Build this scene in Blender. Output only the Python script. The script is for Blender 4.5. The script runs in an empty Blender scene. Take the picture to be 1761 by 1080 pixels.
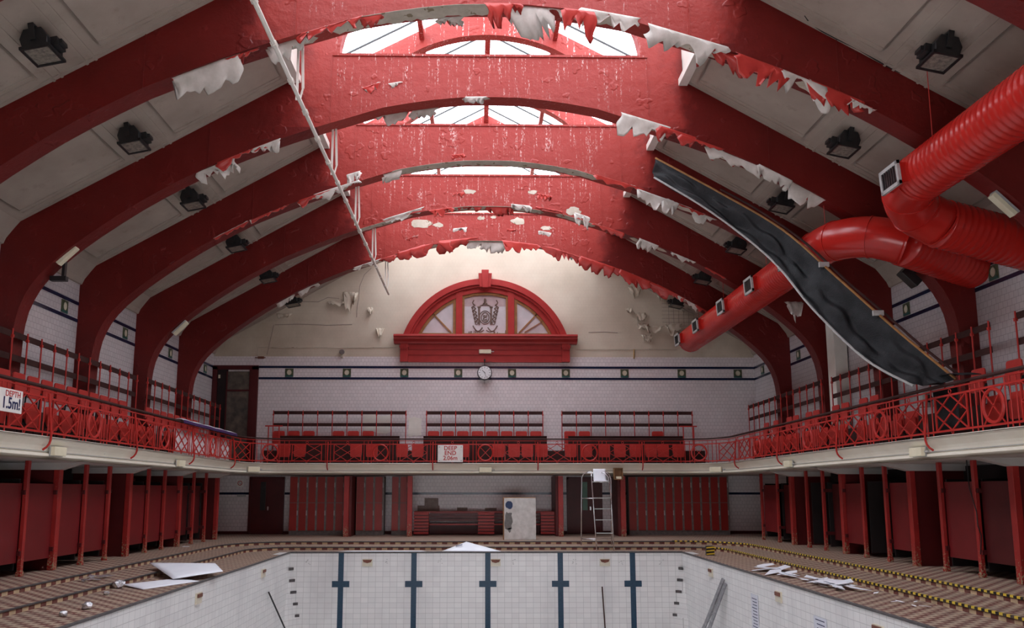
import bpy, bmesh, math, random
from mathutils import Vector, Matrix
random.seed(7)
PI = math.pi
# ------------------------------------------------------------------ camera, sky, exposure
scn = bpy.context.scene
col = scn.collection
F, PPX, PPY, VX, VY = 1350.0, 842.0, 654.0, 823.0, 843.0
yaw = math.atan((PPX - VX) / F)
pit = math.atan((VY - PPY) / F)
cd = bpy.data.cameras.new('camera')
cam = bpy.data.objects.new('camera', cd)
col.objects.link(cam)
cam.location = (-0.28, 0.0, 1.85)
cam.rotation_euler = (PI / 2 + pit, 0, -yaw)
cd.sensor_fit = 'HORIZONTAL'
cd.sensor_width = 36
cd.lens = F * 36 / 1761
cd.shift_x = (880.5 - PPX) / 1761
cd.shift_y = (PPY - 540) / 1761
cd.clip_end = 300
scn.camera = cam
w = bpy.data.worlds.new('overcast')
scn.world = w
w.use_nodes = True
bgn = w.node_tree.nodes['Background']
bgn.inputs[0].default_value = (0.93, 0.96, 1.0, 1)
bgn.inputs[1].default_value = 8.5
# daylight through the roof lantern: a light portal in the lantern opening guides the sky sampling
pl = bpy.data.lights.new('skylight_portal', 'AREA')
pl.shape = 'RECTANGLE'
pl.size = 9.7
pl.size_y = 38.0
pl.cycles.is_portal = True
po = bpy.data.objects.new('skylight_portal', pl)
po.location = (0, 15.2, 13.6)
col.objects.link(po)
vs = scn.view_settings
vs.view_transform = 'Standard'
vs.look = 'None'
vs.gamma = 1
vs.use_curve_mapping = False
vs.exposure = 0.0
scn.display_settings.display_device = 'sRGB'
scn.cycles.max_bounces = 8
scn.cycles.diffuse_bounces = 5
scn.cycles.glossy_bounces = 3
scn.cycles.transparent_max_bounces = 12
scn.cycles.sample_clamp_indirect = 6

# ------------------------------------------------------------------ materials
class NT:
    def __init__(s, name, rough=0.5, metal=0.0, spec=0.5):
        s.m = bpy.data.materials.new(name)
        s.m.use_nodes = True
        s.t = s.m.node_tree
        s.b = s.t.nodes['Principled BSDF']
        s.b.inputs['Roughness'].default_value = rough
        s.b.inputs['Metallic'].default_value = metal
        s.b.inputs['Specular IOR Level'].default_value = spec
    def n(s, typ, **kw):
        nd = s.t.nodes.new(typ)
        for k, v in kw.items():
            if isinstance(k, str) and hasattr(nd, k):
                setattr(nd, k, v)
        return nd
    def l(s, a, b):
        s.t.links.new(a, b)
    def pos(s):
        return s.n('ShaderNodeNewGeometry').outputs['Position']
    def mapping(s, vec, scale=(1, 1, 1)):
        mp = s.n('ShaderNodeMapping')
        mp.inputs['Scale'].default_value = scale
        s.l(vec, mp.inputs['Vector'])
        return mp.outputs[0]
    def noise(s, vec, scale, detail=4, rough=0.55):
        nd = s.n('ShaderNodeTexNoise')
        nd.inputs['Scale'].default_value = scale
        nd.inputs['Detail'].default_value = detail
        nd.inputs['Roughness'].default_value = rough
        s.l(vec, nd.inputs['Vector'])
        return nd.outputs[0]
    def ramp(s, fac, p0, p1):
        nd = s.n('ShaderNodeMapRange')
        nd.inputs[1].default_value = p0
        nd.inputs[2].default_value = p1
        s.l(fac, nd.inputs[0])
        return nd.outputs[0]
    def mix(s, fac, a, b):
        nd = s.n('ShaderNodeMix', data_type='RGBA')
        for sock, v in ((nd.inputs[0], fac), (nd.inputs[6], a), (nd.inputs[7], b)):
            if hasattr(v, 'is_linked') or hasattr(v, 'links'):
                s.l(v, sock)
            elif isinstance(v, (int, float)):
                sock.default_value = v
            else:
                sock.default_value = (*v, 1)
        return nd.outputs[2]
    def math(s, op, a, b=0.0):
        nd = s.n('ShaderNodeMath', operation=op)
        for i, v in enumerate((a, b)):
            if hasattr(v, 'links'):
                s.l(v, nd.inputs[i])
            else:
                nd.inputs[i].default_value = v
        return nd.outputs[0]
    def color(s, v):
        if hasattr(v, 'links'):
            s.l(v, s.b.inputs['Base Color'])
        else:
            s.b.inputs['Base Color'].default_value = (*v, 1)
    def bump(s, h, strength=0.3, dist=0.02):
        nd = s.n('ShaderNodeBump')
        nd.inputs['Strength'].default_value = strength
        nd.inputs['Distance'].default_value = dist
        s.l(h, nd.inputs['Height'])
        s.l(nd.outputs[0], s.b.inputs['Normal'])

def paint(name, c1, c2, rough=0.45, scale=2.0, bump=0.15, metal=0.0, spec=0.4, chips=None):
    k = NT(name, rough, metal, spec)
    p = k.pos()
    f = k.ramp(k.noise(p, scale, 5), 0.3, 0.7)
    c = k.mix(f, c1, c2)
    if chips:
        c = k.mix(k.ramp(k.noise(p, chips[1], 3), chips[2], chips[2] + 0.02), c, chips[0])
    k.color(c)
    if bump:
        k.bump(k.noise(p, scale * 9, 4), bump, 0.01)
    return k.m

M = {}
RED1, RED2 = (0.115, 0.006, 0.0045), (0.155, 0.009, 0.007)
def beam_mat():
    k = NT('beam_red_paint', 0.48, 0, 0.35)
    p = k.pos()
    base = k.mix(k.ramp(k.noise(p, 1.1, 5), 0.3, 0.72), RED1, RED2)
    # bird and lime streaks on the faces under the lantern
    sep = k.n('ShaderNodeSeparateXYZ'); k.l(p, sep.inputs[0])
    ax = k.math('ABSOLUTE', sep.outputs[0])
    m1 = k.ramp(ax, 4.1, 3.6)
    drip = k.noise(k.mapping(p, (9, 9, 0.55)), 1.6, 5, 0.6)
    spot = k.noise(k.mapping(p, (3, 3, 1.6)), 9.0, 3, 0.6)
    s1 = k.math('MULTIPLY', k.ramp(drip, 0.55, 0.64), k.ramp(spot, 0.5, 0.62))
    zf = k.ramp(sep.outputs[2], 11.3, 12.8)
    s1 = k.math('MULTIPLY', s1, k.math('MULTIPLY', m1, k.math('ADD', k.math('MULTIPLY', zf, 0.8), 0.15)))
    # middle length between the joints: paler paint, with skylight brightness put into its colour
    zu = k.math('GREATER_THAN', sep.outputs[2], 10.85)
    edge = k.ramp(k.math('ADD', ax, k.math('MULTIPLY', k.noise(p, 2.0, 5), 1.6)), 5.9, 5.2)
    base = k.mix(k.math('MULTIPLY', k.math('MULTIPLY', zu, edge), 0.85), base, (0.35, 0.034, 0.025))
    c = k.mix(s1, base, (0.78, 0.6, 0.56))
    k.color(c)
    h = k.math('ADD', k.noise(p, 3.5, 6, 0.6), k.math('MULTIPLY', k.ramp(k.noise(p, 2.2, 2), 0.62, 0.66), 0.5))
    k.bump(h, 0.5, 0.05)
    return k.m
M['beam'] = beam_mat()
M['red'] = paint('railing_red_paint', (0.40, 0.02, 0.015), (0.50, 0.03, 0.022), 0.4, 3, 0.1)
M['red_post'] = paint('post_red_paint', (0.27, 0.012, 0.011), (0.34, 0.02, 0.016), 0.4, 3, 0.1)
def chipped():
    k = NT('chipped_post_paint', 0.45)
    p = k.pos()
    base = k.mix(k.ramp(k.noise(p, 3, 4), 0.3, 0.7), (0.27, 0.012, 0.011), (0.34, 0.02, 0.016))
    sep = k.n('ShaderNodeSeparateXYZ'); k.l(p, sep.inputs[0])
    low = k.ramp(sep.outputs[2], 0.75, 0.1)
    n = k.noise(p, 22, 4, 0.65)
    f = k.ramp(k.math('ADD', n, k.math('MULTIPLY', low, 0.17)), 0.68, 0.71)
    k.color(k.mix(f, base, (0.33, 0.27, 0.16)))
    return k.m
M['post'] = chipped()
M['cubicle'] = paint('cubicle_red_panel', (0.135, 0.008, 0.010), (0.165, 0.011, 0.013), 0.4, 1.5, 0.05)
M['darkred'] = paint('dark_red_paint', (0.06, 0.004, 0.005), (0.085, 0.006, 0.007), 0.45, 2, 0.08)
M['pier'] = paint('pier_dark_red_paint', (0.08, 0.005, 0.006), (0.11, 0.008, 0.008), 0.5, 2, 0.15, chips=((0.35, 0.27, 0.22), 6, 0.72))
M['seat'] = paint('seat_red_plastic', (0.42, 0.024, 0.018), (0.50, 0.035, 0.026), 0.45, 4, 0.0)
M['wood'] = paint('dark_brown_wood', (0.035, 0.014, 0.012), (0.06, 0.025, 0.022), 0.65, 3, 0.1, spec=0.15)
M['oak'] = paint('varnished_oak', (0.22, 0.10, 0.035), (0.34, 0.17, 0.06), 0.4, 5, 0.1)
M['black'] = paint('black_metal', (0.012, 0.012, 0.013), (0.025, 0.024, 0.024), 0.4, 6, 0)
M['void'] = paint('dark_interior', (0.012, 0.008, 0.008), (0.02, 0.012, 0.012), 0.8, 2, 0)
M['white'] = paint('white_gloss_paint', (0.72, 0.69, 0.62), (0.80, 0.77, 0.70), 0.4, 3, 0.05, chips=((0.35, 0.25, 0.18), 12, 0.74))
M['fascia'] = paint('cream_fascia_paint', (0.80, 0.75, 0.62), (0.88, 0.84, 0.72), 0.4, 1.5, 0.08, chips=((0.2, 0.14, 0.1), 10, 0.76))
M['soffit'] = paint('grey_soffit_paint', (0.42, 0.38, 0.36), (0.5, 0.46, 0.43), 0.6, 1.5, 0.1)
M['cream'] = paint('bare_plaster', (0.42, 0.37, 0.29), (0.62, 0.56, 0.47), 0.8, 3, 0.4, chips=((0.25, 0.2, 0.13), 5, 0.63))
M['flapback'] = paint('paint_underside', (0.45, 0.42, 0.37), (0.72, 0.68, 0.63), 0.65, 2.5, 0.3)
M['flapred'] = paint('curled_red_paint', (0.40, 0.03, 0.025), (0.5, 0.05, 0.038), 0.35, 4, 0.2)
M['duct'] = paint('duct_red_gloss', (0.42, 0.014, 0.010), (0.50, 0.02, 0.014), 0.25, 1.3, 0.05, spec=0.5)
M['chrome'] = paint('polished_tube', (0.6, 0.6, 0.62), (0.7, 0.7, 0.7), 0.25, 4, 0, metal=0.85)
M['alu'] = paint('worn_aluminium', (0.25, 0.25, 0.26), (0.4, 0.4, 0.41), 0.45, 9, 0, metal=0.6)
M['grey'] = paint('grey_metal', (0.12, 0.11, 0.10), (0.2, 0.18, 0.17), 0.5, 9, 0.05)
M['greylite'] = paint('light_grey_grille', (0.34, 0.34, 0.33), (0.45, 0.45, 0.43), 0.45, 9, 0)
M['blacksheet'] = paint('black_plastic_sheet', (0.008, 0.0085, 0.0095), (0.02, 0.021, 0.023), 0.62, 3.0, 1.0, spec=0.22)
M['sheet'] = paint('white_sheet', (0.78, 0.8, 0.86), (0.86, 0.88, 0.92), 0.5, 2, 0.05)
M['foil'] = paint('crumpled_foil', (0.5, 0.5, 0.52), (0.9, 0.9, 0.92), 0.25, 18, 0.6, metal=0.7)
M['navy'] = paint('navy_glazed_tile', (0.006, 0.012, 0.035), (0.012, 0.022, 0.06), 0.2, 8, 0, spec=0.6)
M['lane'] = paint('teal_blue_tile', (0.006, 0.03, 0.06), (0.010, 0.042, 0.08), 0.35, 14, 0, spec=0.3)
M['nosing'] = paint('dark_slate_nosing', (0.05, 0.045, 0.045), (0.09, 0.08, 0.078), 0.5, 9, 0.1)
M['signwhite'] = paint('sign_plate_white', (0.74, 0.71, 0.66), (0.82, 0.8, 0.76), 0.35, 6, 0)
M['txtred'] = paint('sign_lettering_red', (0.45, 0.03, 0.03), (0.5, 0.04, 0.035), 0.5, 6, 0)
M['txtblue'] = paint('sign_lettering_navy', (0.01, 0.012, 0.06), (0.015, 0.02, 0.09), 0.5, 6, 0)
M['clockface'] = paint('clock_face_white', (0.72, 0.73, 0.74), (0.78, 0.79, 0.8), 0.3, 6, 0)
M['ivory'] = paint('ivory_light_diffuser', (0.72, 0.67, 0.48), (0.8, 0.75, 0.56), 0.4, 5, 0)
M['green'] = paint('green_wreath_glaze', (0.045, 0.06, 0.03), (0.10, 0.11, 0.06), 0.3, 25, 0)
M['teal'] = paint('turquoise_glaze', (0.02, 0.09, 0.08), (0.03, 0.12, 0.11), 0.3, 20, 0)
M['wreathpale'] = paint('pale_tile_glaze', (0.55, 0.5, 0.38), (0.62, 0.57, 0.45), 0.3, 20, 0)
M['greenglass'] = paint('green_vision_panel', (0.10, 0.2, 0.16), (0.14, 0.26, 0.2), 0.15, 3, 0)
M['dirtyglass'] = paint('dirty_door_panel', (0.055, 0.05, 0.045), (0.16, 0.13, 0.10), 0.35, 4, 0.1)
M['brownbox'] = paint('brown_box', (0.22, 0.11, 0.04), (0.3, 0.16, 0.07), 0.5, 6, 0)
M['purple'] = paint('purple_cloth', (0.04, 0.012, 0.08), (0.06, 0.02, 0.11), 0.7, 6, 0.1)
M['blueblot'] = paint('dark_blue_paint_blot', (0.012, 0.03, 0.09), (0.02, 0.045, 0.12), 0.5, 6, 0)
M['greyblot'] = paint('grey_scuffed_paint', (0.14, 0.14, 0.13), (0.2, 0.2, 0.19), 0.7, 12, 0)
M['boardwhite'] = paint('dirty_white_board', (0.5, 0.49, 0.46), (0.72, 0.71, 0.68), 0.6, 5, 0.1, chips=((0.22, 0.17, 0.12), 9, 0.72))
M['cloth'] = paint('white_cloth_patterned', (0.5, 0.45, 0.47), (0.85, 0.85, 0.86), 0.7, 8, 0.1)
M['brownskim'] = paint('rusty_outlet', (0.12, 0.035, 0.02), (0.18, 0.06, 0.035), 0.5, 8, 0)
M['lockred'] = paint('locker_red_door', (0.24, 0.013, 0.009), (0.29, 0.018, 0.013), 0.4, 2, 0)
M['orange'] = paint('gilt_pipe', (0.35, 0.2, 0.06), (0.5, 0.3, 0.1), 0.5, 8, 0)

def tilewall(name, zsplit=None, size=0.155, dark=1.0):
    """glazed tiles below zsplit, cream painted (tiles ghosting through) above it"""
    k = NT(name, 0.25, 0, 0.5)
    p = k.pos()
    sep = k.n('ShaderNodeSeparateXYZ'); k.l(p, sep.inputs[0])
    u = k.math('ADD', sep.outputs[0], sep.outputs[1])
    cb = k.n('ShaderNodeCombineXYZ'); k.l(u, cb.inputs[0]); k.l(sep.outputs[2], cb.inputs[1])
    br = k.n('ShaderNodeTexBrick')
    br.offset = 0.5
    br.inputs['Scale'].default_value = 1.0
    br.inputs['Mortar Size'].default_value = 0.006
    br.inputs['Mortar Smooth'].default_value = 0.2
    br.inputs['Bias'].default_value = 0.0
    br.inputs['Brick Width'].default_value = size
    br.inputs['Row Height'].default_value = size
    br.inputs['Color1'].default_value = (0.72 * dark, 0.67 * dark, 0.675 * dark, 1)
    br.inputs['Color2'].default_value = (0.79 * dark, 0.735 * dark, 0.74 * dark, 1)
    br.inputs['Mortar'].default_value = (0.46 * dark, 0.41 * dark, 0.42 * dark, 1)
    k.l(cb.outputs[0], br.inputs['Vector'])
    c = br.outputs['Color']
    st = k.ramp(k.noise(p, 0.6, 5), 0.35, 0.75)
    c = k.mix(k.math('MULTIPLY', st, 0.25), c, (0.5 * dark, 0.44 * dark, 0.43 * dark))
    if zsplit is not None:
        cr = k.mix(k.ramp(k.noise(p, 0.35, 5), 0.35, 0.7), (0.70, 0.62, 0.50), (0.52, 0.44, 0.34))
        # damp stains low down and out towards the eaves
        ax = k.math('ABSOLUTE', sep.outputs[0])
        side = k.math('MULTIPLY', k.ramp(ax, 3.5, 9.0), k.ramp(k.noise(p, 0.9, 6), 0.3, 0.75))
        cr = k.mix(k.math('MULTIPLY', side, 0.65), cr, (0.36, 0.29, 0.21))
        cr = k.mix(k.math('MULTIPLY', br.outputs['Fac'], 0.12), cr, (0.3, 0.25, 0.18))
        crack = k.ramp(k.noise(k.mapping(p, (1, 1, 1)), 2.2, 8, 0.7), 0.495, 0.5)
        up = k.math('GREATER_THAN', sep.outputs[2], zsplit)
        c = k.mix(up, c, cr)
        rg = k.math('ADD', k.math('MULTIPLY', up, 0.45), 0.28)
        k.l(rg, k.b.inputs['Roughness'])
    k.color(c)
    h = k.math('SUBTRACT', k.math('MULTIPLY', k.noise(p, 2.5, 3), 0.6), br.outputs['Fac'])
    k.bump(h, 0.25, 0.006)
    return k.m
M['wall'] = tilewall('tiled_and_painted_wall', 7.68)
M['sidewall'] = tilewall('side_tiled_wall', None, 0.155, 0.76)  # end-wall tile darkened: weaker light on the side walls put into its colour
def pooltile():
    k = NT('pool_white_tile', 0.3, 0, 0.5)
    p = k.pos()
    sep = k.n('ShaderNodeSeparateXYZ'); k.l(p, sep.inputs[0])
    u = k.math('ADD', sep.outputs[0], sep.outputs[1])
    cb = k.n('ShaderNodeCombineXYZ'); k.l(u, cb.inputs[0]); k.l(sep.outputs[2], cb.inputs[1])
    br = k.n('ShaderNodeTexBrick')
    br.offset = 0.0
    for a, b in (('Scale', 1.0), ('Mortar Size', 0.006), ('Mortar Smooth', 0.3), ('Brick Width', 0.24), ('Row Height', 0.17)):
        br.inputs[a].default_value = b
    br.inputs['Color1'].default_value = (0.66, 0.65, 0.635, 1)
    br.inputs['Color2'].default_value = (0.72, 0.71, 0.69, 1)
    br.inputs['Mortar'].default_value = (0.44, 0.43, 0.42, 1)
    k.l(cb.outputs[0], br.inputs['Vector'])
    st = k.ramp(k.noise(k.mapping(p, (1, 1, 0.35)), 0.9, 5), 0.5, 0.8)
    k.color(k.mix(k.math('MULTIPLY', st, 0.45), br.outputs['Color'], (0.36, 0.35, 0.36)))
    k.bump(k.math('SUBTRACT', 1.0, br.outputs['Fac']), 0.2, 0.005)
    return k.m
M['pool'] = pooltile()
def decktile():
    k = NT('deck_mosaic', 0.55, 0, 0.3)
    p = k.pos()
    rot = k.n('ShaderNodeMapping'); rot.inputs['Location'].default_value = (0.03, 0.05, 0)
    k.l(p, rot.inputs['Vector'])
    fl = k.n('ShaderNodeSeparateXYZ'); k.l(rot.outputs[0], fl.inputs[0])
    cb = k.n('ShaderNodeCombineXYZ'); k.l(fl.outputs[0], cb.inputs[0]); k.l(fl.outputs[1], cb.inputs[1])
    cb.inputs[2].default_value = 0.25
    ch = k.n('ShaderNodeTexChecker')
    ch.inputs['Scale'].default_value = 1 / 0.165
    ch.inputs['Color1'].default_value = (0.15, 0.06, 0.05, 1)
    ch.inputs['Color2'].default_value = (0.42, 0.325, 0.235, 1)
    k.l(cb.outputs[0], ch.inputs['Vector'])
    st = k.ramp(k.noise(p, 1.3, 6), 0.35, 0.75)
    k.color(k.mix(k.math('MULTIPLY', st, 0.5), ch.outputs[0], (0.2, 0.16, 0.13)))
    k.bump(k.noise(p, 20, 3), 0.1, 0.005)
    return k.m
M['deck'] = decktile()
def risertile(name, c1, c2, w=0.19, mask=None):
    k = NT(name, 0.45, 0, 0.35)
    uv = k.n('ShaderNodeUVMap')
    sep = k.n('ShaderNodeSeparateXYZ'); k.l(uv.outputs[0], sep.inputs[0])
    x = k.math('MULTIPLY', sep.outputs[0], 0.5 / w)
    f = k.math('GREATER_THAN', k.math('FRACT', x), 0.5)
    c = k.mix(f, c1, c2)
    p = k.pos()
    st = k.ramp(k.noise(p, 5, 5), 0.45, 0.75)
    k.color(k.mix(k.math('MULTIPLY', st, 0.35), c, (0.25, 0.2, 0.15)))
    return k.m
M['riser'] = risertile('riser_tiles', (0.17, 0.055, 0.045), (0.58, 0.44, 0.27))
M['tape'] = risertile('hazard_tape', (0.02, 0.02, 0.02), (0.72, 0.52, 0.06), 0.09)
def ceilmat():
    k = NT('grey_cream_ceiling', 0.8, 0, 0.2)
    p = k.pos()
    c = k.mix(k.ramp(k.noise(p, 0.8, 6, 0.6), 0.3, 0.75), (0.42, 0.355, 0.30), (0.31, 0.255, 0.215))
    c = k.mix(k.math('MULTIPLY', k.ramp(k.noise(p, 2.3, 7, 0.7), 0.58, 0.75), 0.5), c, (0.2, 0.16, 0.13))
    k.color(c)
    k.bump(k.noise(p, 4, 5), 0.3, 0.02)
    return k.m
M['ceil'] = ceilmat()
def glassmat(name, tint=(0.95, 0.97, 1.0), mixf=0.08, rough=0.05):
    k = NT(name)
    t = k.t
    t.nodes.remove(k.b)
    tr = t.nodes.new('ShaderNodeBsdfTransparent'); tr.inputs[0].default_value = (*tint, 1)
    gl = t.nodes.new('ShaderNodeBsdfGlossy'); gl.inputs['Roughness'].default_value = rough
    mx = t.nodes.new('ShaderNodeMixShader'); mx.inputs[0].default_value = mixf
    t.links.new(tr.outputs[0], mx.inputs[1]); t.links.new(gl.outputs[0], mx.inputs[2])
    t.links.new(mx.outputs[0], t.nodes['Material Output'].inputs['Surface'])
    return k.m
M['glass'] = glassmat('lantern_glass')
M['lens'] = paint('floodlight_lens', (0.13, 0.12, 0.11), (0.3, 0.27, 0.22), 0.12, 14, 0.05, spec=0.8)
M['frost'] = paint('etched_frosted_glass', (0.47, 0.45, 0.46), (0.62, 0.58, 0.60), 0.25, 2.0, 0.03, spec=0.6)
M['etch'] = paint('etched_brown_lines', (0.12, 0.075, 0.06), (0.22, 0.15, 0.12), 0.6, 9, 0)
M['etchpink'] = paint('etched_pink_ground', (0.40, 0.29, 0.29), (0.46, 0.36, 0.36), 0.4, 5, 0)
M['paper'] = paint('white_paper', (0.55, 0.56, 0.62), (0.62, 0.63, 0.68), 0.7, 8, 0)
M['patch'] = paint('brown_tile_patch', (0.22, 0.17, 0.15), (0.3, 0.24, 0.21), 0.6, 8, 0)

# ------------------------------------------------------------------ mesh builder
class MB:
    def __init__(s):
        s.v, s.f, s.mi, s.uv = [], [], [], {}
        s.M = None
    def av(s, pts):
        b = len(s.v)
        for p in pts:
            q = Vector(p)
            s.v.append(s.M @ q if s.M else q)
        return b
    def face(s, idx, mi=0, uv=None):
        if uv: s.uv[len(s.f)] = uv
        s.f.append(tuple(idx)); s.mi.append(mi)
    def poly(s, pts, mi=0, uv=None):
        b = s.av(pts); s.face(range(b, b + len(pts)), mi, uv)
    def box(s, x0, x1, y0, y1, z0, z1, mi=0):
        b = s.av([(x0, y0, z0), (x1, y0, z0), (x1, y1, z0), (x0, y1, z0), (x0, y0, z1), (x1, y0, z1), (x1, y1, z1), (x0, y1, z1)])
        for q in ((0, 3, 2, 1), (4, 5, 6, 7), (0, 1, 5, 4), (1, 2, 6, 5), (2, 3, 7, 6), (3, 0, 4, 7)):
            s.face([b + i for i in q], mi)
    def bar(s, p, q, wd, ht=None, mi=0, up=(0, 0, 1)):
        """rectangular bar from p to q"""
        p, q = Vector(p), Vector(q); ht = ht or wd
        d = (q - p).normalized(); u = Vector(up)
        if abs(d.dot(u)) > 0.98: u = Vector((0, 1, 0))
        a = d.cross(u).normalized(); c = a.cross(d).normalized()
        a *= wd / 2; c *= ht / 2
        b = s.av([p - a - c, p + a - c, p + a + c, p - a + c, q - a - c, q + a - c, q + a + c, q - a + c])
        for f in ((0, 1, 2, 3), (7, 6, 5, 4), (0, 4, 5, 1), (1, 5, 6, 2), (2, 6, 7, 3), (3, 7, 4, 0)):
            s.face([b + i for i in f], mi)
    def tube(s, pts, r, n=8, mi=0, cap=True, closed=False):
        pts = [Vector(p) for p in pts]
        m = len(pts)
        rr = r if isinstance(r, (list, tuple)) else [r] * m
        tan = []
        for i in range(m):
            if closed: t = pts[(i + 1) % m] - pts[i - 1]
            else: t = pts[min(i + 1, m - 1)] - pts[max(i - 1, 0)]
            tan.append(t.normalized())
        u = Vector((0, 0, 1))
        if abs(tan[0].dot(u)) > 0.95: u = Vector((0, 1, 0))
        nrm = (u - tan[0] * u.dot(tan[0])).normalized()
        rings = []
        for i in range(m):
            nrm = (nrm - tan[i] * nrm.dot(tan[i]))
            nrm.normalize()
            bi = tan[i].cross(nrm)
            rings.append(s.av([pts[i] + (nrm * math.cos(2 * PI * k / n) + bi * math.sin(2 * PI * k / n)) * rr[i] for k in range(n)]))
        for i in range(m if closed else m - 1):
            a, b = rings[i], rings[(i + 1) % m]
            for k in range(n):
                k2 = (k + 1) % n
                s.face((a + k, a + k2, b + k2, b + k), mi)
        if cap and not closed:
            s.face([rings[0] + k for k in reversed(range(n))], mi)
            s.face([rings[-1] + k for k in range(n)], mi)
    def prism(s, pts2, axis, a, b, mi=0):
        """2d outline extruded along axis ('x','y','z') from a to b"""
        def P(p, t):
            return {'x': (t, p[0], p[1]), 'y': (p[0], t, p[1]), 'z': (p[0], p[1], t)}[axis]
        n = len(pts2)
        i0 = s.av([P(p, a) for p in pts2]); i1 = s.av([P(p, b) for p in pts2])
        s.face([i0 + k for k in range(n)], mi)
        s.face([i1 + k for k in reversed(range(n))], mi)
        for k in range(n):
            k2 = (k + 1) % n
            s.face((i0 + k, i1 + k, i1 + k2, i0 + k2), mi)
    def disc(s, c, r, axis='y', n=24, t=0.02, mi=0, rx=None):
        rx = rx or r
        s.prism([((c[0] if axis != 'x' else c[1]) + rx * math.cos(2 * PI * k / n), (c[2] if axis != 'z' else c[1]) + r * math.sin(2 * PI * k / n)) for k in range(n)],
                axis, {'x': c[0], 'y': c[1], 'z': c[2]}[axis] - t / 2, {'x': c[0], 'y': c[1], 'z': c[2]}[axis] + t / 2, mi)
    def grid(s, fn, nu, nv, mi=0):
        b = s.av([fn(i / nu, j / nv) for j in range(nv + 1) for i in range(nu + 1)])
        for j in range(nv):
            for i in range(nu):
                a = b + j * (nu + 1) + i
                s.face((a, a + 1, a + nu + 2, a + nu + 1), mi)
    def sheet(s, fn, nu, nv, mi=0, mi2=None, t=0.006):
        """thin double sided sheet"""
        P = [[Vector(fn(i / nu, j / nv)) for i in range(nu + 1)] for j in range(nv + 1)]
        N = []
        for j in range(nv + 1):
            row = []
            for i in range(nu + 1):
                du = P[j][min(i + 1, nu)] - P[j][max(i - 1, 0)]
                dv = P[min(j + 1, nv)][i] - P[max(j - 1, 0)][i]
                c = du.cross(dv)
                row.append(c.normalized() if c.length > 1e-9 else Vector((0, 1, 0)))
            N.append(row)
        a = s.av([P[j][i] + N[j][i] * t / 2 for j in range(nv + 1) for i in range(nu + 1)])
        b = s.av([P[j][i] - N[j][i] * t / 2 for j in range(nv + 1) for i in range(nu + 1)])
        W = nu + 1
        m2 = mi if mi2 is None else mi2
        for j in range(nv):
            for i in range(nu):
                k = j * W + i
                s.face((a + k, a + k + 1, a + k + W + 1, a + k + W), mi)
                s.face((b + k, b + k + W, b + k + W + 1, b + k + 1), m2)
        rim = [i for i in range(W)] + [j * W + nu for j in range(1, nv + 1)] + [nv * W + i for i in range(nu - 1, -1, -1)] + [j * W for j in range(nv - 1, 0, -1)]
        for q in range(len(rim)):
            r0, r1 = rim[q], rim[(q + 1) % len(rim)]
            s.face((a + r1, a + r0, b + r0, b + r1), mi)
    def build(s, name, mats, parent=None, smooth=False, bevel=0, loc=None):
        me = bpy.data.meshes.new(name)
        me.from_pydata([tuple(v) for v in s.v], [], s.f)
        if not isinstance(mats, (list, tuple)): mats = [mats]
        for m in mats: me.materials.append(M[m] if isinstance(m, str) else m)
        me.polygons.foreach_set('material_index', s.mi)
        if smooth:
            me.polygons.foreach_set('use_smooth', [True] * len(me.polygons))
        if s.uv:
            ul = me.uv_layers.new(name='UVMap')
            for fi, uv in s.uv.items():
                for li, c in zip(me.polygons[fi].loop_indices, uv): ul.data[li].uv = c
        me.update()
        o = bpy.data.objects.new(name, me)
        col.objects.link(o)
        if parent: o.parent = parent
        if loc: o.location = loc
        if bevel:
            md = o.modifiers.new('bevel', 'BEVEL'); md.width = bevel; md.segments = 2; md.limit_method = 'ANGLE'
        return o

def tag(o, label=None, cat=None, group=None, kind=None):
    if label: o['label'] = label
    if cat: o['category'] = cat
    if group: o['group'] = group
    if kind: o['kind'] = kind
    return o
def empty(name, loc, label, cat, group=None, rz=0):
    o = bpy.data.objects.new(name, None)
    o.empty_display_size = 0.1
    col.objects.link(o); o.location = loc; o.rotation_euler = (0, 0, rz)
    return tag(o, label, cat, group)
def dup(root, loc, rz, label, group=None, skip=()):
    r = root.copy(); col.objects.link(r); r.location = loc; r.rotation_euler = (0, 0, rz)
    r['label'] = label
    if group: r['group'] = group
    for ch in list(root.children):
        if ch.name.split('.')[0] in skip: continue
        c = ch.copy(); col.objects.link(c); c.parent = r
        for g in ch.children:
            d = g.copy(); col.objects.link(d); d.parent = c
    return r
ORD = 'first second third fourth fifth sixth seventh eighth ninth tenth eleventh twelfth thirteenth fourteenth fifteenth sixteenth seventeenth eighteenth nineteenth twentieth twenty-first twenty-second twenty-third twenty-fourth twenty-fifth twenty-sixth twenty-seventh twenty-eighth twenty-ninth thirtieth'.split()
def text(name, s, size, mat, parent, loc, rot, align='CENTER', bold=0.0, sx=1.0):
    cu = bpy.data.curves.new(name, 'FONT')
    cu.body = s; cu.size = size; cu.align_x = align; cu.align_y = 'CENTER'; cu.extrude = 0.002; cu.offset = bold
    cu.materials.append(M[mat])
    o = bpy.data.objects.new(name, cu); col.objects.link(o)
    o.parent = parent; o.location = loc; o.rotation_euler = rot; o.scale = (sx, 1, 1)
    me = bpy.data.meshes.new_from_object(o)
    col.objects.unlink(o)
    q = bpy.data.objects.new(name, me); col.objects.link(q)
    q.parent = parent; q.location = loc; q.rotation_euler = rot; q.scale = (sx, 1, 1)
    bpy.data.objects.remove(o)
    return q

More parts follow.
